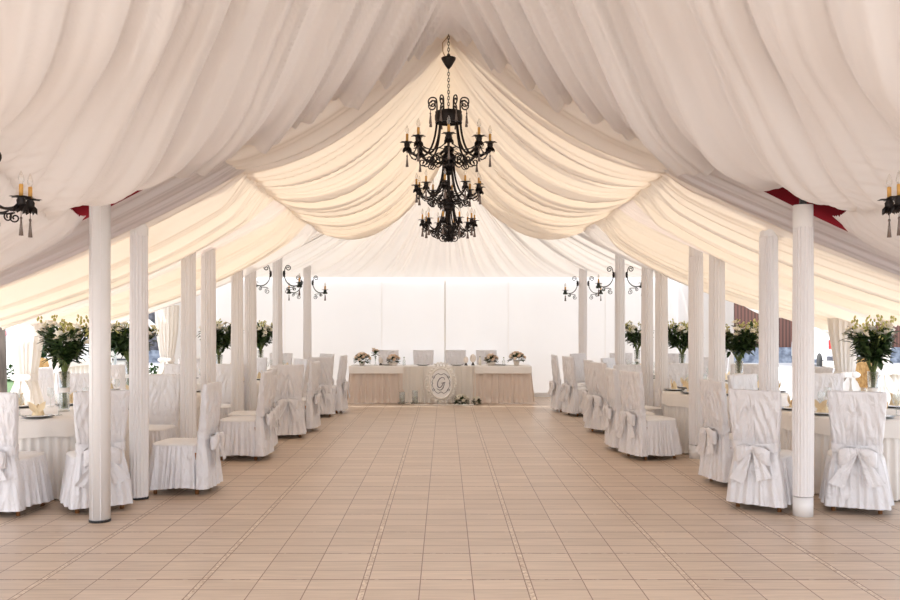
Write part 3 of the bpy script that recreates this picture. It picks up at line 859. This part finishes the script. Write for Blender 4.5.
for sd in (-1, 1):
    for ti, ty in enumerate(TY[sd]):
        tx = TXc[sd][ti]; tn = f'{TN[ti]} table of the {SN[sd]} row'
        place(tp, (tx, ty, 0), .3 * ti, f'round banquet table with a floor-length pleated white skirt, {tn}', 'round banquet tables')
        place(op_, (tx, ty, 0), 0, f'plain white tablecloth with a short drop covering the {tn}', 'white tablecloths')
        sn = {}
        for al, ay, fc in CH[(sd, ti)]:
            w = where(al, ay); sn[w] = sn.get(w, 0) + 1
        cnt = {}
        for al, ay, fc in CH[(sd, ti)]:
            if fc is None and math.hypot(al, ay) < 1.2: k = 1.2 / math.hypot(al, ay); al *= k; ay *= k
            x = tx - sd * al; y = ty + ay
            if fc is None: fx, fy = -al, -ay
            else: fx, fy = fc
            w = where(al, ay); cnt[w] = cnt.get(w, 0) + 1
            look = 'back to us' if fy > .6 else 'facing us' if fy < -.6 else 'side on'
            q = '' if sn[w] == 1 else (', nearer one' if cnt[w] == 1 else ', rear one')
            put_chair(x, y, -sd * fx, fy, f'satin covered chair, {look}, {w} of the {TN[ti]} {SN[sd]} table{q}', 'satin covered banquet chairs')
        for k in range(8):
            a = 2 * PI * k / 8 + .2; al, ay = math.cos(a), math.sin(a); w = where(al, ay)
            px, py = tx - sd * al * .64, ty + ay * .64
            rz = math.atan2(ay, -sd * al) + PI / 2
            place(pp, (px, py, TZ + .007), rz, f'white plate over dark dish, {w} of the {TN[ti]} {SN[sd]} table', 'place settings on the round tables')
            place(np_, (px, py, TZ + .0285), rz, f'cream folded napkin on plate, {w} of the {TN[ti]} {SN[sd]} table', 'folded napkins')
            a2 = a + .3; al2, ay2 = math.cos(a2), math.sin(a2)
            place(wp, (tx - sd * al2 * .47, ty + ay2 * .47, TZ + .006), 0, f'clear wine glass behind the {w} plate of the {TN[ti]} {SN[sd]} table', 'wine glasses on the round tables')
        vx = {-1: [-3.84, -4.03, -3.52, -3.39], 1: [4.32, 3.84, 3.79, 3.53]}[sd][ti]
        place(vp, (vx, ty - .02, TZ + .006), 0, f'tall clear glass vase with a white ribbon on the {tn}', 'flower vases')
        p = bq[ti % 2]
        bo = place(p, (vx, ty - .02, TZ + .0065 + .0), .9 * ti + sd, f'bouquet of white flowers in the vase on the {tn}', 'table bouquets')

# ------------------------------------------------------------------ head table
HX0, HX1, HY0, HY1, HZ = -1.97, 1.78, 18.22, 18.92, .76
ht = thing('head_table', 'long head table with peach tulle skirts before the white end wall', 'table', (0, 0, 0))
b = MB(); b.box(((HX0 + HX1) / 2, (HY0 + HY1) / 2, HZ - .02), (HX1 - HX0, HY1 - HY0, .04)); b.build('tabletop', 'linen', ht, smooth=False)
def hang(x0, x1, seed, flare, nfold, amp, ztop):
    n = 220; s = np.linspace(0, 1, n); zz = np.linspace(0, 1, 14)
    Zq, S = np.meshgrid(zz, s, indexing='ij')
    f = fold(S * nfold, seed, .8)
    fl = flare * np.where(S < .5, -(.5 - S) * 2, (S - .5) * 2) * Zq
    X = x0 + (x1 - x0) * S + fl
    Y = HY0 - .012 - .05 * Zq - amp * (.3 + .7 * Zq) * f - .10 * sst(.9, 1, Zq) * (.5 + f)
    return np.stack([X, Y, ztop - (ztop - .012) * Zq], -1)
grid('tulle_skirt', hang(HX0, -.86, 3, .05, 9, .07, HZ - .03), 'tulle', ht)
grid('tulle_skirt', hang(.62, HX1, 5, .05, 11, .07, HZ - .03), 'tulle', ht)
grid('front_cloth', hang(-.88, .64, 8, .0, 16, .02, HZ - .002), 'white_tulle', ht)
def side_drop(x, sg):
    n = 40; s = np.linspace(0, 1, n); zz = np.linspace(0, 1, 10); Zq, S = np.meshgrid(zz, s, indexing='ij')
    return np.stack([x + sg * (.01 + .07 * Zq + .03 * fold(S * 5, 3) * Zq), HY0 + (HY1 - HY0) * S, HZ - .03 - (HZ - .045) * Zq], -1)
grid('side_skirt', side_drop(HX0, -1), 'tulle', ht); grid('side_skirt', side_drop(HX1, 1), 'tulle', ht)
def runner(x0, x1, e0, e1):
    pr = [(HY1 - .02, HZ + .005), (HY0 + .02, HZ + .005), (HY0 - .095, HZ + .003), (HY0 - .10, HZ - .01), (HY0 - .103, HZ - .145)]
    P = [[(x, y, z) for x in np.linspace(x0 - e0 * (z < HZ), x1 + e1 * (z < HZ), 30)] for y, z in pr]
    return np.array(P)
tag(grid('tablecloth', runner(HX0 - .02, -.86, 0, 0), 'linen'), 'white runner with a short drop on the left end of the head table', 'tablecloth')
tag(grid('tablecloth', runner(.62, HX1 + .02, 0, 0), 'linen'), 'white runner with a short drop on the right end of the head table', 'tablecloth')
def px2x(p, y): return (p - 445) / F * y
for i, p in enumerate((387.5, 423, 456, 487)):
    put_chair(px2x(p, 19.2), 19.27, 0, -1, f'white covered chair behind the head table, {["first", "second", "third", "fourth"][i]} from the left', 'chairs behind the head table')

def low_flowers(name, label, x, y, z, r, n, potr, poth, seed, cat='flowers', rose='rose'):
    rnd = random.Random(seed); t = thing(name, label, cat, (x, y, z), 0)
    b = MB(); b.lathe([(.0005, 0), (potr * .7, 0), (potr, poth), (potr * .92, poth), (.0005, poth * .9)], 18); b.build('pot', 'pot', t)
    lf = MB()
    for k in range(70):
        a = rnd.uniform(0, 2 * PI); e = rnd.uniform(-.1, 1.2)
        d = Vector((math.cos(a) * math.cos(e), math.sin(a) * math.cos(e), math.sin(e) * .9)); lf.leaf(Vector((0, 0, poth)) + d * r * .45, d, r * .6, r * .3, (0, 0, 1), rnd.uniform(0, .5))
    lf.build('foliage', 'leaf', t)
    fm = MB()
    for q in range(4):
        for k in range(5):
            a = k * 1.256 + q * .6; fm.leaf((0, 0, 0), (math.cos(a), math.sin(a), .3 + q * .7), .058, .055, (0, 0, 1), -.35)
    f0 = None
    for k in range(n):
        a = 2.4 * k; e = .15 + 1.3 * (1 - (k + .5) / n)
        d = Vector((math.cos(a) * math.cos(e), math.sin(a) * math.cos(e), math.sin(e) * .85))
        if f0 is None: f0 = o = fm.build('flower', rose, t)
        else: o = copy_tree(f0, parent=t)
        o.location = Vector((0, 0, poth)) + d * r * .85; o.rotation_euler = (-d.y * .9, d.x * .9, a)
    return t
ZT = HZ + .006
yy = 18.42
low_flowers('flower_pot', 'round posy of peach roses in cream pot, left end of the head table', px2x(362, yy), yy, ZT, .19, 16, .07, .09, 1)
low_flowers('flower_pot', 'low spread of peach roses in a bowl near the left end of the head table', px2x(393, yy), yy, ZT, .15, 12, .10, .08, 2)
low_flowers('flower_pot', 'low spread of cream roses in a bowl right of the middle of the head table', px2x(491, yy), yy, ZT, .16, 12, .10, .08, 3)
low_flowers('flower_pot', 'tall posy of peach roses in cream pot, right end of the head table', px2x(516.5, yy), yy, ZT, .19, 16, .07, .11, 4)
low_flowers('flower_pot', 'white and green flowers lying on the floor right of the monogram sign', .33, 17.80, .002, .17, 12, .05, .04, 6, rose='petal')
low_flowers('flower_pot', 'small leafy flowers on the floor at the end of the white floor cloth', .64, 17.80, .002, .12, 4, .04, .03, 7, rose='petal')
# slim vase with a few roses
t = thing('slim_vase', 'slim glass vase standing behind the left posy on the head table', 'vase', (px2x(375.5, 18.55), 18.55, ZT))
b = MB(); b.lathe([(.0005, 0), (.04, 0), (.04, .004), (.012, .02), (.012, .12), (.028, .2), (.026, .2), (.009, .12), (.0005, .1)], 14, cap=False); b.build('vase_body', 'glass', t)
lt = thing('rose_sprig', 'few peach roses in the slim vase on the head table', 'flowers', (px2x(375.5, 18.55), 18.55, ZT))
b = MB(); b.tube([(0, 0, .13), (0, 0, .27)], .005, 5)
for k in range(30): b.leaf((0, 0, .24), (math.cos(k * 2.4), math.sin(k * 2.4), -.3 + .6 * (k % 4)), .11, .05, (0, 0, 1), .1)
b.build('foliage', 'leaf', lt)
b = MB()
for k in range(5):
    for q in range(6): b.leaf((.055 * math.cos(k * 1.26), .055 * math.sin(k * 1.26), .28 + .02 * (k % 3)), (math.cos(q * 1.05), math.sin(q * 1.05), .8), .06, .05, (0, 0, 1), -.2)
b.build('blossoms', 'rose', lt)
# plates, carved oval ornaments, glass bottles on the head table
hp = pp
for i, p in enumerate((386, 423, 457, 500)):
    place(hp, (px2x(p, 18.5), 18.5 if i not in (0, 3) else 18.62, ZT), 0, f'white plate over dark dish on the head table, {ordn[i + 1]} from the left', 'plates on the head table')
def fan_ornament(x, y, label, tall):
    t = thing('oval_ornament', label, 'ornament', (x, y, ZT))
    b = MB(); b.ball((0, 0, tall * .62), tall * .38, 14, 10, (.72, .3, 1)); b.build('oval_body', 'pot', t)
    b = MB(); b.lathe([(.0005, 0), (.04, 0), (.03, .02), (.012, tall * .28)], 14); b.build('foot', 'dark_ware', t)
fan_ornament(px2x(380.5, 18.45), 18.5, 'beige oval ornament on a dark foot beside the left plate of the head table', .17)
fan_ornament(px2x(466, 18.45), 18.45, 'smaller beige oval ornament on a dark foot, right of the monogram on the head table', .19)
fan_ornament(px2x(473, 18.45), 18.5, 'larger beige oval ornament on a dark foot, right of the monogram on the head table', .24)
def bottle(x, y, z, label, h, mat='glass'):
    t = thing('glass_bottle', label, 'bottle', (x, y, z))
    b = MB(); b.lathe([(.0005, 0), (.03, 0), (.032, h * .55), (.012, h * .75), (.012, h * .95), (.0005, h * .95)], 14); b.build('bottle_body', mat, t)
    b = MB(); b.lathe([(.014, h * .95), (.016, h), (.0005, h + .01)], 12); b.build('stopper', 'stem', t)
bottle(px2x(404, 18.5), 18.55, ZT, 'small clear bottle right of the left rose bowl on the head table', .17)
bottle(px2x(480, 18.5), 18.55, ZT, 'small pale bottle right of the oval ornaments on the head table', .18, 'wax')
bottle(px2x(503.5, 18.5), 18.45, ZT, 'small clear bottle between the right rose bowl and the right posy', .17)
# lanterns on the floor
def lantern(x, y, h, label):
    t = thing('glass_lantern', label, 'lantern', (x, y, .012))
    b = MB(); b.lathe([(.055, 0), (.057, .01), (.057, h), (.054, h), (.054, .012), (.0005, .012)], 20, cap=False); b.build('glass_cylinder', 'glass', t)
    b = MB(); b.lathe([(.03, .013), (.03, h * .55), (.0005, h * .56)], 14); b.build('candle', 'wax', t)
    b = MB()
    for k in range(10): b.leaf((.075 * math.cos(k * .63), .075 * math.sin(k * .63), .0), (math.cos(k), math.sin(k), .8), .07, .03, (0, 0, 1), .3)
    b.build('leaf_ring', 'leaf', t)
lantern(px2x(402, 17.8), 17.84, .24, 'shorter glass candle lantern on the floor left of the monogram sign')
lantern(px2x(415, 17.8), 17.84, .27, 'taller glass candle lantern on the floor left of the monogram sign')
# white cloth laid on the floor
n = 60; s = np.linspace(0, 1, n); q = np.linspace(0, 1, 12); Q, S = np.meshgrid(q, s, indexing='ij')
tag(grid('floor_cloth', np.stack([-.62 + 1.2 * S, 17.58 + .1 * Q + .02 * np.sin(S * 20), .004 + .03 * np.sin(PI * Q) * (.4 + .6 * fold(S * 9, 4))], -1), 'white_tulle'), 'crumpled white cloth strip on the floor in front of the monogram sign', 'cloth')

# monogram sign: carved oval frame with a scripted G
sg = thing('monogram_sign', 'oval white monogram sign in a carved frame leaning on the head table', 'sign', (px2x(441, 17.9), 17.92, .012))
sg.rotation_euler = (-.06, 0, 0)
fr = MB(); cz = .41; RXs, RZs = .235, .31
def oval(rx, rz, a, y): return (rx * math.cos(a), y, cz + rz * math.sin(a))
fr.tube([oval(RXs, RZs, a, 0) for a in np.linspace(0, 2 * PI, 61)], .022, 8)
fr.tube([oval(RXs + .035, RZs + .04, a, .01) for a in np.linspace(0, 2 * PI, 61)], .013, 6)
for k in range(30):
    a = 2 * PI * k / 30; e = 1.0 + (.35 if k in (6, 7, 8, 9, 22, 23) else .0)
    c = Vector(oval(RXs + .055 * e, RZs + .055 * e, a, .01)); d = Vector((math.cos(a), 0, math.sin(a)))
    fr.ball(c, .022, 8, 6)
    fr.leaf(c, d + Vector((-d.z, 0, d.x)) * .6, .055 * e, .035, (0, -1, 0), .3); fr.leaf(c, d - Vector((-d.z, 0, d.x)) * .6, .055 * e, .035, (0, -1, 0), .3)
for a in (-2.0, -1.14): fr.box((.2 * math.cos(a) * 1.3, .02, .04), (.05, .05, .08))
fr.build('carved_frame', 'frame_white', sg)
b = MB(); vs = [oval(RXs - .01, RZs - .01, a, -.004) for a in np.linspace(0, 2 * PI, 64, endpoint=False)]
vs2 = [(v[0], .02, v[2]) for v in vs]
b.add(vs + vs2, [tuple(range(63, -1, -1)), tuple(range(64, 128))] + [(k, (k + 1) % 64, 64 + (k + 1) % 64, 64 + k) for k in range(64)]); b.build('board', 'board', sg, smooth=False)
ink = MB()
yb = -.008
def stroke(pts, r=.006):
    P = [Vector((x, yb, cz + z)) for x, z in pts]
    # Catmull-Rom
    out = []
    for i in range(len(P) - 1):
        p0, p1, p2, p3 = P[max(i - 1, 0)], P[i], P[i + 1], P[min(i + 2, len(P) - 1)]
        for k in range(8):
            t = k / 8; out.append(.5 * ((2 * p1) + (p2 - p0) * t + (2 * p0 - 5 * p1 + 4 * p2 - p3) * t * t + (3 * p1 - p0 - 3 * p2 + p3) * t ** 3))
    out.append(P[-1]); n = len(out)
    ink.tube(out, [r * (.55 + .6 * math.sin(PI * i / (n - 1))) for i in range(n)], 6)
# script capital G
stroke([(.075, .075), (.055, .115), (.01, .12), (-.04, .08), (-.07, .01), (-.065, -.06), (-.03, -.085), (.01, -.06), (.045, .0), (.07, .02)], .009)
stroke([(.0, .005), (.04, .012), (.085, .03)], .007)
stroke([(.085, .03), (.06, -.04), (.03, -.105), (-.01, -.135), (-.05, -.13), (-.085, -.10)], .008)
for sy in (1, -1):   # curved flourishes above and below
    stroke([(-.165, sy * .075), (-.13, sy * .15), (-.06, sy * .2), (0, sy * .175), (.06, sy * .2), (.13, sy * .15), (.165, sy * .075)], .006)
    stroke([(-.12, sy * .15), (-.14, sy * .11), (-.17, sy * .12), (-.165, sy * .15), (-.14, sy * .15)], .005)
    stroke([(.12, sy * .15), (.14, sy * .11), (.17, sy * .12), (.165, sy * .15), (.14, sy * .15)], .005)
for sx in (1, -1):
    stroke([(sx * .165, .075), (sx * .185, .03), (sx * .17, 0), (sx * .185, -.03), (sx * .165, -.075)], .006)
ink.build('letter_motif', 'ink', sg)

# ------------------------------------------------------------------ tied curtains on the eave posts
def curtain(x, y, h, label, rtop=.22, rt=.13, seed=1):
    t = thing('tied_curtain', label, 'curtain', (x, y, 0), 0, 'tied curtains along the sides')
    n = 150; th = np.linspace(0, 2 * PI, n, endpoint=False); zz = np.linspace(h, .02, 40)
    Z, T = np.meshgrid(zz, th, indexing='ij')
    rad = np.interp(zz, [0, .6, .92, 1.0, 1.08, 1.5, h], [.27, .22, rt, rt * .9, rt, rtop * .9, rtop])[:, None]
    f = fold(T / (2 * PI) * 16, seed, .6) * np.clip(np.minimum(T, 2 * PI - T) * 8, 0, 1)
    rad = rad * (.8 + .3 * f)
    grid('curtain_cloth', np.stack([rad * np.cos(T), rad * .8 * np.sin(T), Z], -1), 'curtain', t, closed=True)
    b = MB(); b.lathe([(rt * 1.02, .96), (rt * 1.06, .99), (rt * 1.02, 1.04)], 24, cap=False)
    for sx in (-1, 1): b.ball((sx * .07, -rt * .95, 1.0), .05, 8, 6, (1.3, .5, .8)); b.leaf((sx * .02, -rt, .99), (sx * .3, -.1, -1), .3, .1, (0, -1, 0), .05)
    b.build('tie_bow', 'ribbon', t)
EL = wx(-1, 5.12) - .12; ER = wx(1, 5.12) + .12
curtain(-5.05, 10.55, 1.74, 'white tied curtain at the left eave, in front of the straw chair', seed=1)
curtain(-5.45, 12.35, 1.62, 'white tied curtain at the left eave, half hidden behind the front bouquet', seed=2)
curtain(-5.0, 15.75, 1.98, 'white tied curtain at the left eave, beside the white side wall', seed=3)
curtain(5.08, 11.1, 1.72, 'white tied curtain at the right eave, near the straw chair', seed=4)
curtain(5.85, 11.75, 1.55, 'white tied curtain at the right eave, behind the front right bouquet', .16, .10, seed=6)
# scalloped valance along the right eave
n = 120; s = np.linspace(0, 1, n); q = np.linspace(0, 1, 24); Q, S = np.meshgrid(q, s, indexing='ij')
def valance(side, y0, y1, drop, seed):
    X = wx(side, 5.16) + side * (.03 + .03 * fold(Q * 6, seed)) + 0 * S
    Y = y0 + (y1 - y0) * S
    Zt = eave_z(Y) + .02
    return np.stack([X, Y, Zt - Q * (.05 + drop * np.sin(PI * S) ** .8)], -1)
tag(grid('scalloped_valance', valance(1, 10.95, 13.0, .26, 5), 'curtain'), 'scalloped white valance along the right eave beyond the front columns', 'valance')
tag(grid('scalloped_valance', valance(1, 13.05, 15.9, .16, 6), 'curtain'), 'shallow white valance along the right eave before the side wall', 'valance')

# straw chairs beside the curtains
def straw_chair(x, y, rz, label):
    t = thing('straw_chair', label, 'chair', (x, y, 0), rz, 'straw chairs outside')
    n = 40; th = np.linspace(-.3, PI + .3, n); zz = np.linspace(.4, 1.15, 10); Z, T = np.meshgrid(zz, th, indexing='ij')
    rad = .24 + .06 * (Z - .4)
    grid('backrest', np.stack([rad * np.cos(T), rad * np.sin(T), Z - .25 * (1 - np.sin(np.clip(T, 0, PI))) * (Z - .4) / .75], -1), 'straw', t)
    b = MB(); b.lathe([(.0005, .38), (.26, .38), (.27, .42), (.25, .46), (.0005, .46)], 24); b.build('seat', 'straw', t)
    b = MB(); b.lathe([(.18, 0), (.16, .2), (.22, .38)], 20); b.build('woven_base', 'straw', t)
straw_chair(-5.9, 12.6, .3, 'tan straw chair behind the left tied curtain')
straw_chair(6.05, 12.8, -.3, 'tan straw chair behind the right tied curtain')

# balustrades
def balustrade(x, y0, y1, label):
    t = thing('balustrade', label, 'balustrade', (x, y0, 0)); L = y1 - y0
    b = MB(); b.box((0, L / 2, .96), (.16, L, .09)); b.build('top_rail', 'balustrade', t, smooth=False)
    b = MB(); b.box((0, L / 2, .10), (.16, L, .2)); b.build('plinth', 'balustrade', t, smooth=False)
    pb_ = MB(); pb_.lathe([(.045, .2), (.03, .3), (.055, .45), (.035, .7), (.05, .92)], 10); p0 = None
    k = .1
    while k < L:
        if p0 is None: p0 = o = pb_.build('baluster', 'balustrade', t)
        else: o = copy_tree(p0, parent=t)
        o.location = (0, k, 0); k += .19
balustrade(-6.4, 13.6, 16.6, 'white balustrade with turned posts along the left terrace edge')
balustrade(6.55, 12.5, 15.0, 'white balustrade with turned posts along the right terrace edge')

# ------------------------------------------------------------------ outside, garden side
b = MB(); b.box((-11.2, 22, -.06), (7.5, 9, .1)); struct(b.build('lawn', 'lawn', smooth=False))
def tree(x, y, h, r, seed, label, trunk_r=.16, low=.35):
    rnd = random.Random(seed); t = thing('tree', label, 'tree', (x, y, -.12), 0, 'trees in the garden')
    b = MB(); b.tube([(0, 0, 0), (.05, .02, h * .3), (-.05, 0, h * .7)], [trunk_r, trunk_r * .8, trunk_r * .4], 12); b.build('trunk', 'bark', t)
    lf = MB()
    for k in range(900):
        a = rnd.uniform(0, 2 * PI); e = math.asin(rnd.uniform(-1, 1)); q = r * (.55 + .45 * rnd.random())
        p = Vector((q * math.cos(a) * math.cos(e), q * math.sin(a) * math.cos(e), h * (low + (1 - low) * .5) + h * (1 - low) * .5 * math.sin(e) * (.7 + .3 * rnd.random())))
        lf.leaf(p, (rnd.uniform(-1, 1), rnd.uniform(-1, 1), rnd.uniform(-1, .6)), r * .22, r * .12, (0, 0, 1), .3)
    lf.build('crown', 'tree', t)
tree(-8.5, 20.2, 3.2, 1.05, 1, 'dark leafy tree behind the front left bouquet', low=.12)
tree(-16.5, 28.5, 6.5, 2.3, 2, 'tall dark tree on the far left behind the tree trunk', low=.1)
tree(-10.0, 31.5, 7.5, 2.6, 3, 'tall tree rising behind the cream garden parasol', low=.35)
t = thing('tree', 'thick grey tree trunk at the left picture edge', 'tree', (-7.68, 15.0, -.12), 0, 'trees in the garden')
b = MB(); b.tube([(0, 0, 0), (.02, 0, 1.2), (-.04, 0, 3.6)], [.17, .13, .11], 14); b.build('trunk', 'bark', t)
lf = MB(); rnd = random.Random(9)
for k in range(500):
    a = rnd.uniform(0, 2 * PI); e = math.asin(rnd.uniform(-1, 1)); q = rnd.uniform(.5, 1.3)
    lf.leaf((q * math.cos(a) * math.cos(e), q * math.sin(a) * math.cos(e), 3.9 + q * .7 * math.sin(e)), (rnd.uniform(-1, 1), rnd.uniform(-1, 1), -.3), .3, .16, (0, 0, 1), .3)
lf.build('crown', 'tree', t)
# red awning
t = thing('awning', 'red canvas awning beside the tree trunk at the left edge', 'awning', (-9.2, 17.6, -.12))
P = np.array([[[-1.6, 0, 1.62], [.62, 0, 1.62]], [[-1.6, -.9, 1.45], [.62, -.9, 1.45]], [[-1.6, -.92, 1.26], [.62, -.92, 1.26]]]); grid('canvas', P, 'red_canvas', t)
for x in (-1.5, .55):
    b = MB(); b.tube([(x, -.85, 0), (x, -.85, 1.4)], .03, 8); b.build('post', 'white_plastic', t)
# cream garden house with white frame behind the first columns
t = thing('garden_parasol', 'cream garden parasol seen between the first two left columns', 'parasol', (-10.1, 26.8, -.12))
b = MB(); b.lathe([(1.25, 1.5), (1.22, 1.75), (.5, 2.35), (.02, 2.55), (.02, 2.52), (.5, 2.3), (1.18, 1.72), (1.22, 1.5)], 10, cap=False); b.build('canopy', 'render', t, smooth=False)
b = MB(); b.tube([(0, 0, 0), (0, 0, 2.5)], .04, 10); b.build('pole', 'white_plastic', t)
t = thing('garden_wall', 'low pale garden wall with dark coping beneath the cream parasol', 'wall', (-11.4, 30.0, -.12), kind='thing')
b = MB(); b.box((0, 0, .85), (1.3, .25, 1.7)); b.build('wall_face', 'render', t, smooth=False)
b = MB(); b.box((0, -.14, 1.55), (1.36, .1, .06)); b.box((0, -.14, .55), (1.36, .1, .06)); b.build('coping', 'stone', t, smooth=False)
t = thing('stone_gatehouse', 'dark stone wall with a blue-grey base seen between the left columns', 'wall', (-12.5, 40.5, -.12), kind='thing')
b = MB(); b.box((0, 0, 2.0), (5.2, .8, 2.9)); b.build('stone_face', 'stone', t, smooth=False)
b = MB(); b.box((0, -.05, .28), (5.6, 1.0, .56)); b.build('stone_base', 'grey_stone', t, smooth=False)
t = thing('gate_post', 'pale pillar with a lamp bracket left of the first left column', 'post', (-7.72, 18.6, -.12))
b = MB(); b.box((0, 0, 1.1), (.2, .2, 2.2)); b.build('post_shaft', 'white_plastic', t, smooth=False)
b = MB(); b.box((-.1, -.1, 1.25), (.35, .03, .04)); b.build('cross_bar', 'stone', t, smooth=False)
t = thing('hedge', 'low clipped green hedge on the lawn behind the left balustrade', 'hedge', (-10.3, 25.5, -.1))
b = MB()
rnd = random.Random(4)
for k in range(1500):
    p = Vector((rnd.uniform(-2.4, 2.4), rnd.uniform(-.3, .3), rnd.uniform(.05, .5)))
    b.leaf(p, (rnd.uniform(-1, 1), rnd.uniform(-1, 0), rnd.uniform(-.3, 1)), .14, .08, (0, 0, 1), .3)
b.build('foliage', 'lawn', t)

# ------------------------------------------------------------------ outside, parking side
t = thing('plank_building', 'brown plank building on a blue-grey stone base beyond the right columns', 'building', (16.6, 40, -.12))
b = MB(); b.box((0, 0, 2.6), (8.6, .5, 4.0)); b.build('plank_wall', 'planks', t, smooth=False)
b = MB(); b.box((0, -.06, .34), (8.8, .6, .72)); b.build('stone_base', 'grey_stone', t, smooth=False)
def van(x, y, rz, label, L=4.2, W=1.8, Hh=1.95):
    t = thing('van', label, 'van', (x, y, -.12), rz, 'parked white vans')
    prof = [(-L / 2, .35), (-L / 2, Hh * .95), (-L / 2 + .15, Hh), (L * .22, Hh), (L * .36, Hh * .62), (L / 2 - .05, Hh * .5), (L / 2, .4)]
    b = MB(); n = len(prof)
    b.add([(p, s * W / 2, z) for s in (-1, 1) for p, z in prof], [tuple(range(n)), tuple(range(2 * n - 1, n - 1, -1))] + [(k, n + k, n + (k + 1) % n, (k + 1) % n) for k in range(n)])
    b.build('van_body', 'van_white', t, smooth=False)
    for sx in (-.32, .32):
        for sy in (-1, 1):
            b = MB(); q = Matrix.Rotation(PI / 2, 3, 'X'); m = MB(); m.lathe([(.0005, -.1), (.3, -.1), (.32, 0), (.3, .1), (.0005, .1)], 20)
            b.add([q @ Vector(v) + Vector((sx * L, sy * W * .46, .32)) for v in m.v], m.f); b.build('wheel', 'tyre', t)
    b = MB(); b.box((-L / 2 - .01, 0, Hh * .74), (.02, W * .75, Hh * .26)); b.build('rear_window', 'dark_glass', t, smooth=False)
    b = MB(); b.box((-.3, -W / 2 - .01, Hh * .76), (L * .55, .02, Hh * .25)); b.build('side_window', 'dark_glass', t, smooth=False)
    for sy in (-1, 1):
        b = MB(); b.box((-L / 2 - .015, sy * W * .42, Hh * .5), (.03, .16, .34)); b.build('tail_light', 'red_light', t, smooth=False)
    b = MB(); b.box((-L / 2 - .02, 0, .42), (.08, W, .2)); b.build('bumper', 'stone', t, smooth=False)
van(15.65, 35.5, 1.5, 'white van with red tail lights parked between the right column and the tied curtain')
van(14.9, 26.0, 1.2, 'large white van cut by the right picture edge')

# ------------------------------------------------------------------ light
w = bpy.data.worlds.new('World'); scn.world = w; w.use_nodes = True
n = w.node_tree.nodes; l = w.node_tree.links; n.clear()
ow = n.new('ShaderNodeOutputWorld'); bg = n.new('ShaderNodeBackground'); sky = n.new('ShaderNodeTexSky')
sky.sky_type = 'NISHITA'; sky.sun_disc = False; sky.sun_elevation = math.radians(52); sky.sun_rotation = math.radians(200)
sky.air_density = 1.0; sky.dust_density = 3.0; sky.ozone_density = 1.0
mx = n.new('ShaderNodeMixRGB'); mx.inputs[0].default_value = .6; mx.inputs[2].default_value = (6.7, 7.1, 7.8, 1)
l.new(sky.outputs[0], mx.inputs[1]); l.new(mx.outputs[0], bg.inputs[0]); l.new(bg.outputs[0], ow.inputs[0])
bg.inputs[1].default_value = .165
sun = bpy.data.lights.new('sun', 'SUN'); so = bpy.data.objects.new('sun', sun); C.objects.link(so)
sun.energy = 3.7; sun.angle = math.radians(2); sun.color = (1, .95, .88)
so.rotation_euler = Vector((.3, -.85, -1)).to_track_quat('-Z', 'Y').to_euler()

scn.view_settings.view_transform = 'Standard'; scn.view_settings.look = 'None'; scn.view_settings.gamma = 1
scn.view_settings.use_curve_mapping = False
scn.view_settings.exposure = 1.2
cy = scn.cycles
cy.max_bounces = 10; cy.diffuse_bounces = 7; cy.glossy_bounces = 3; cy.transmission_bounces = 6; cy.transparent_max_bounces = 12
cy.use_denoising = True; cy.caustics_reflective = False; cy.caustics_refractive = False
cy.sample_clamp_indirect = 6
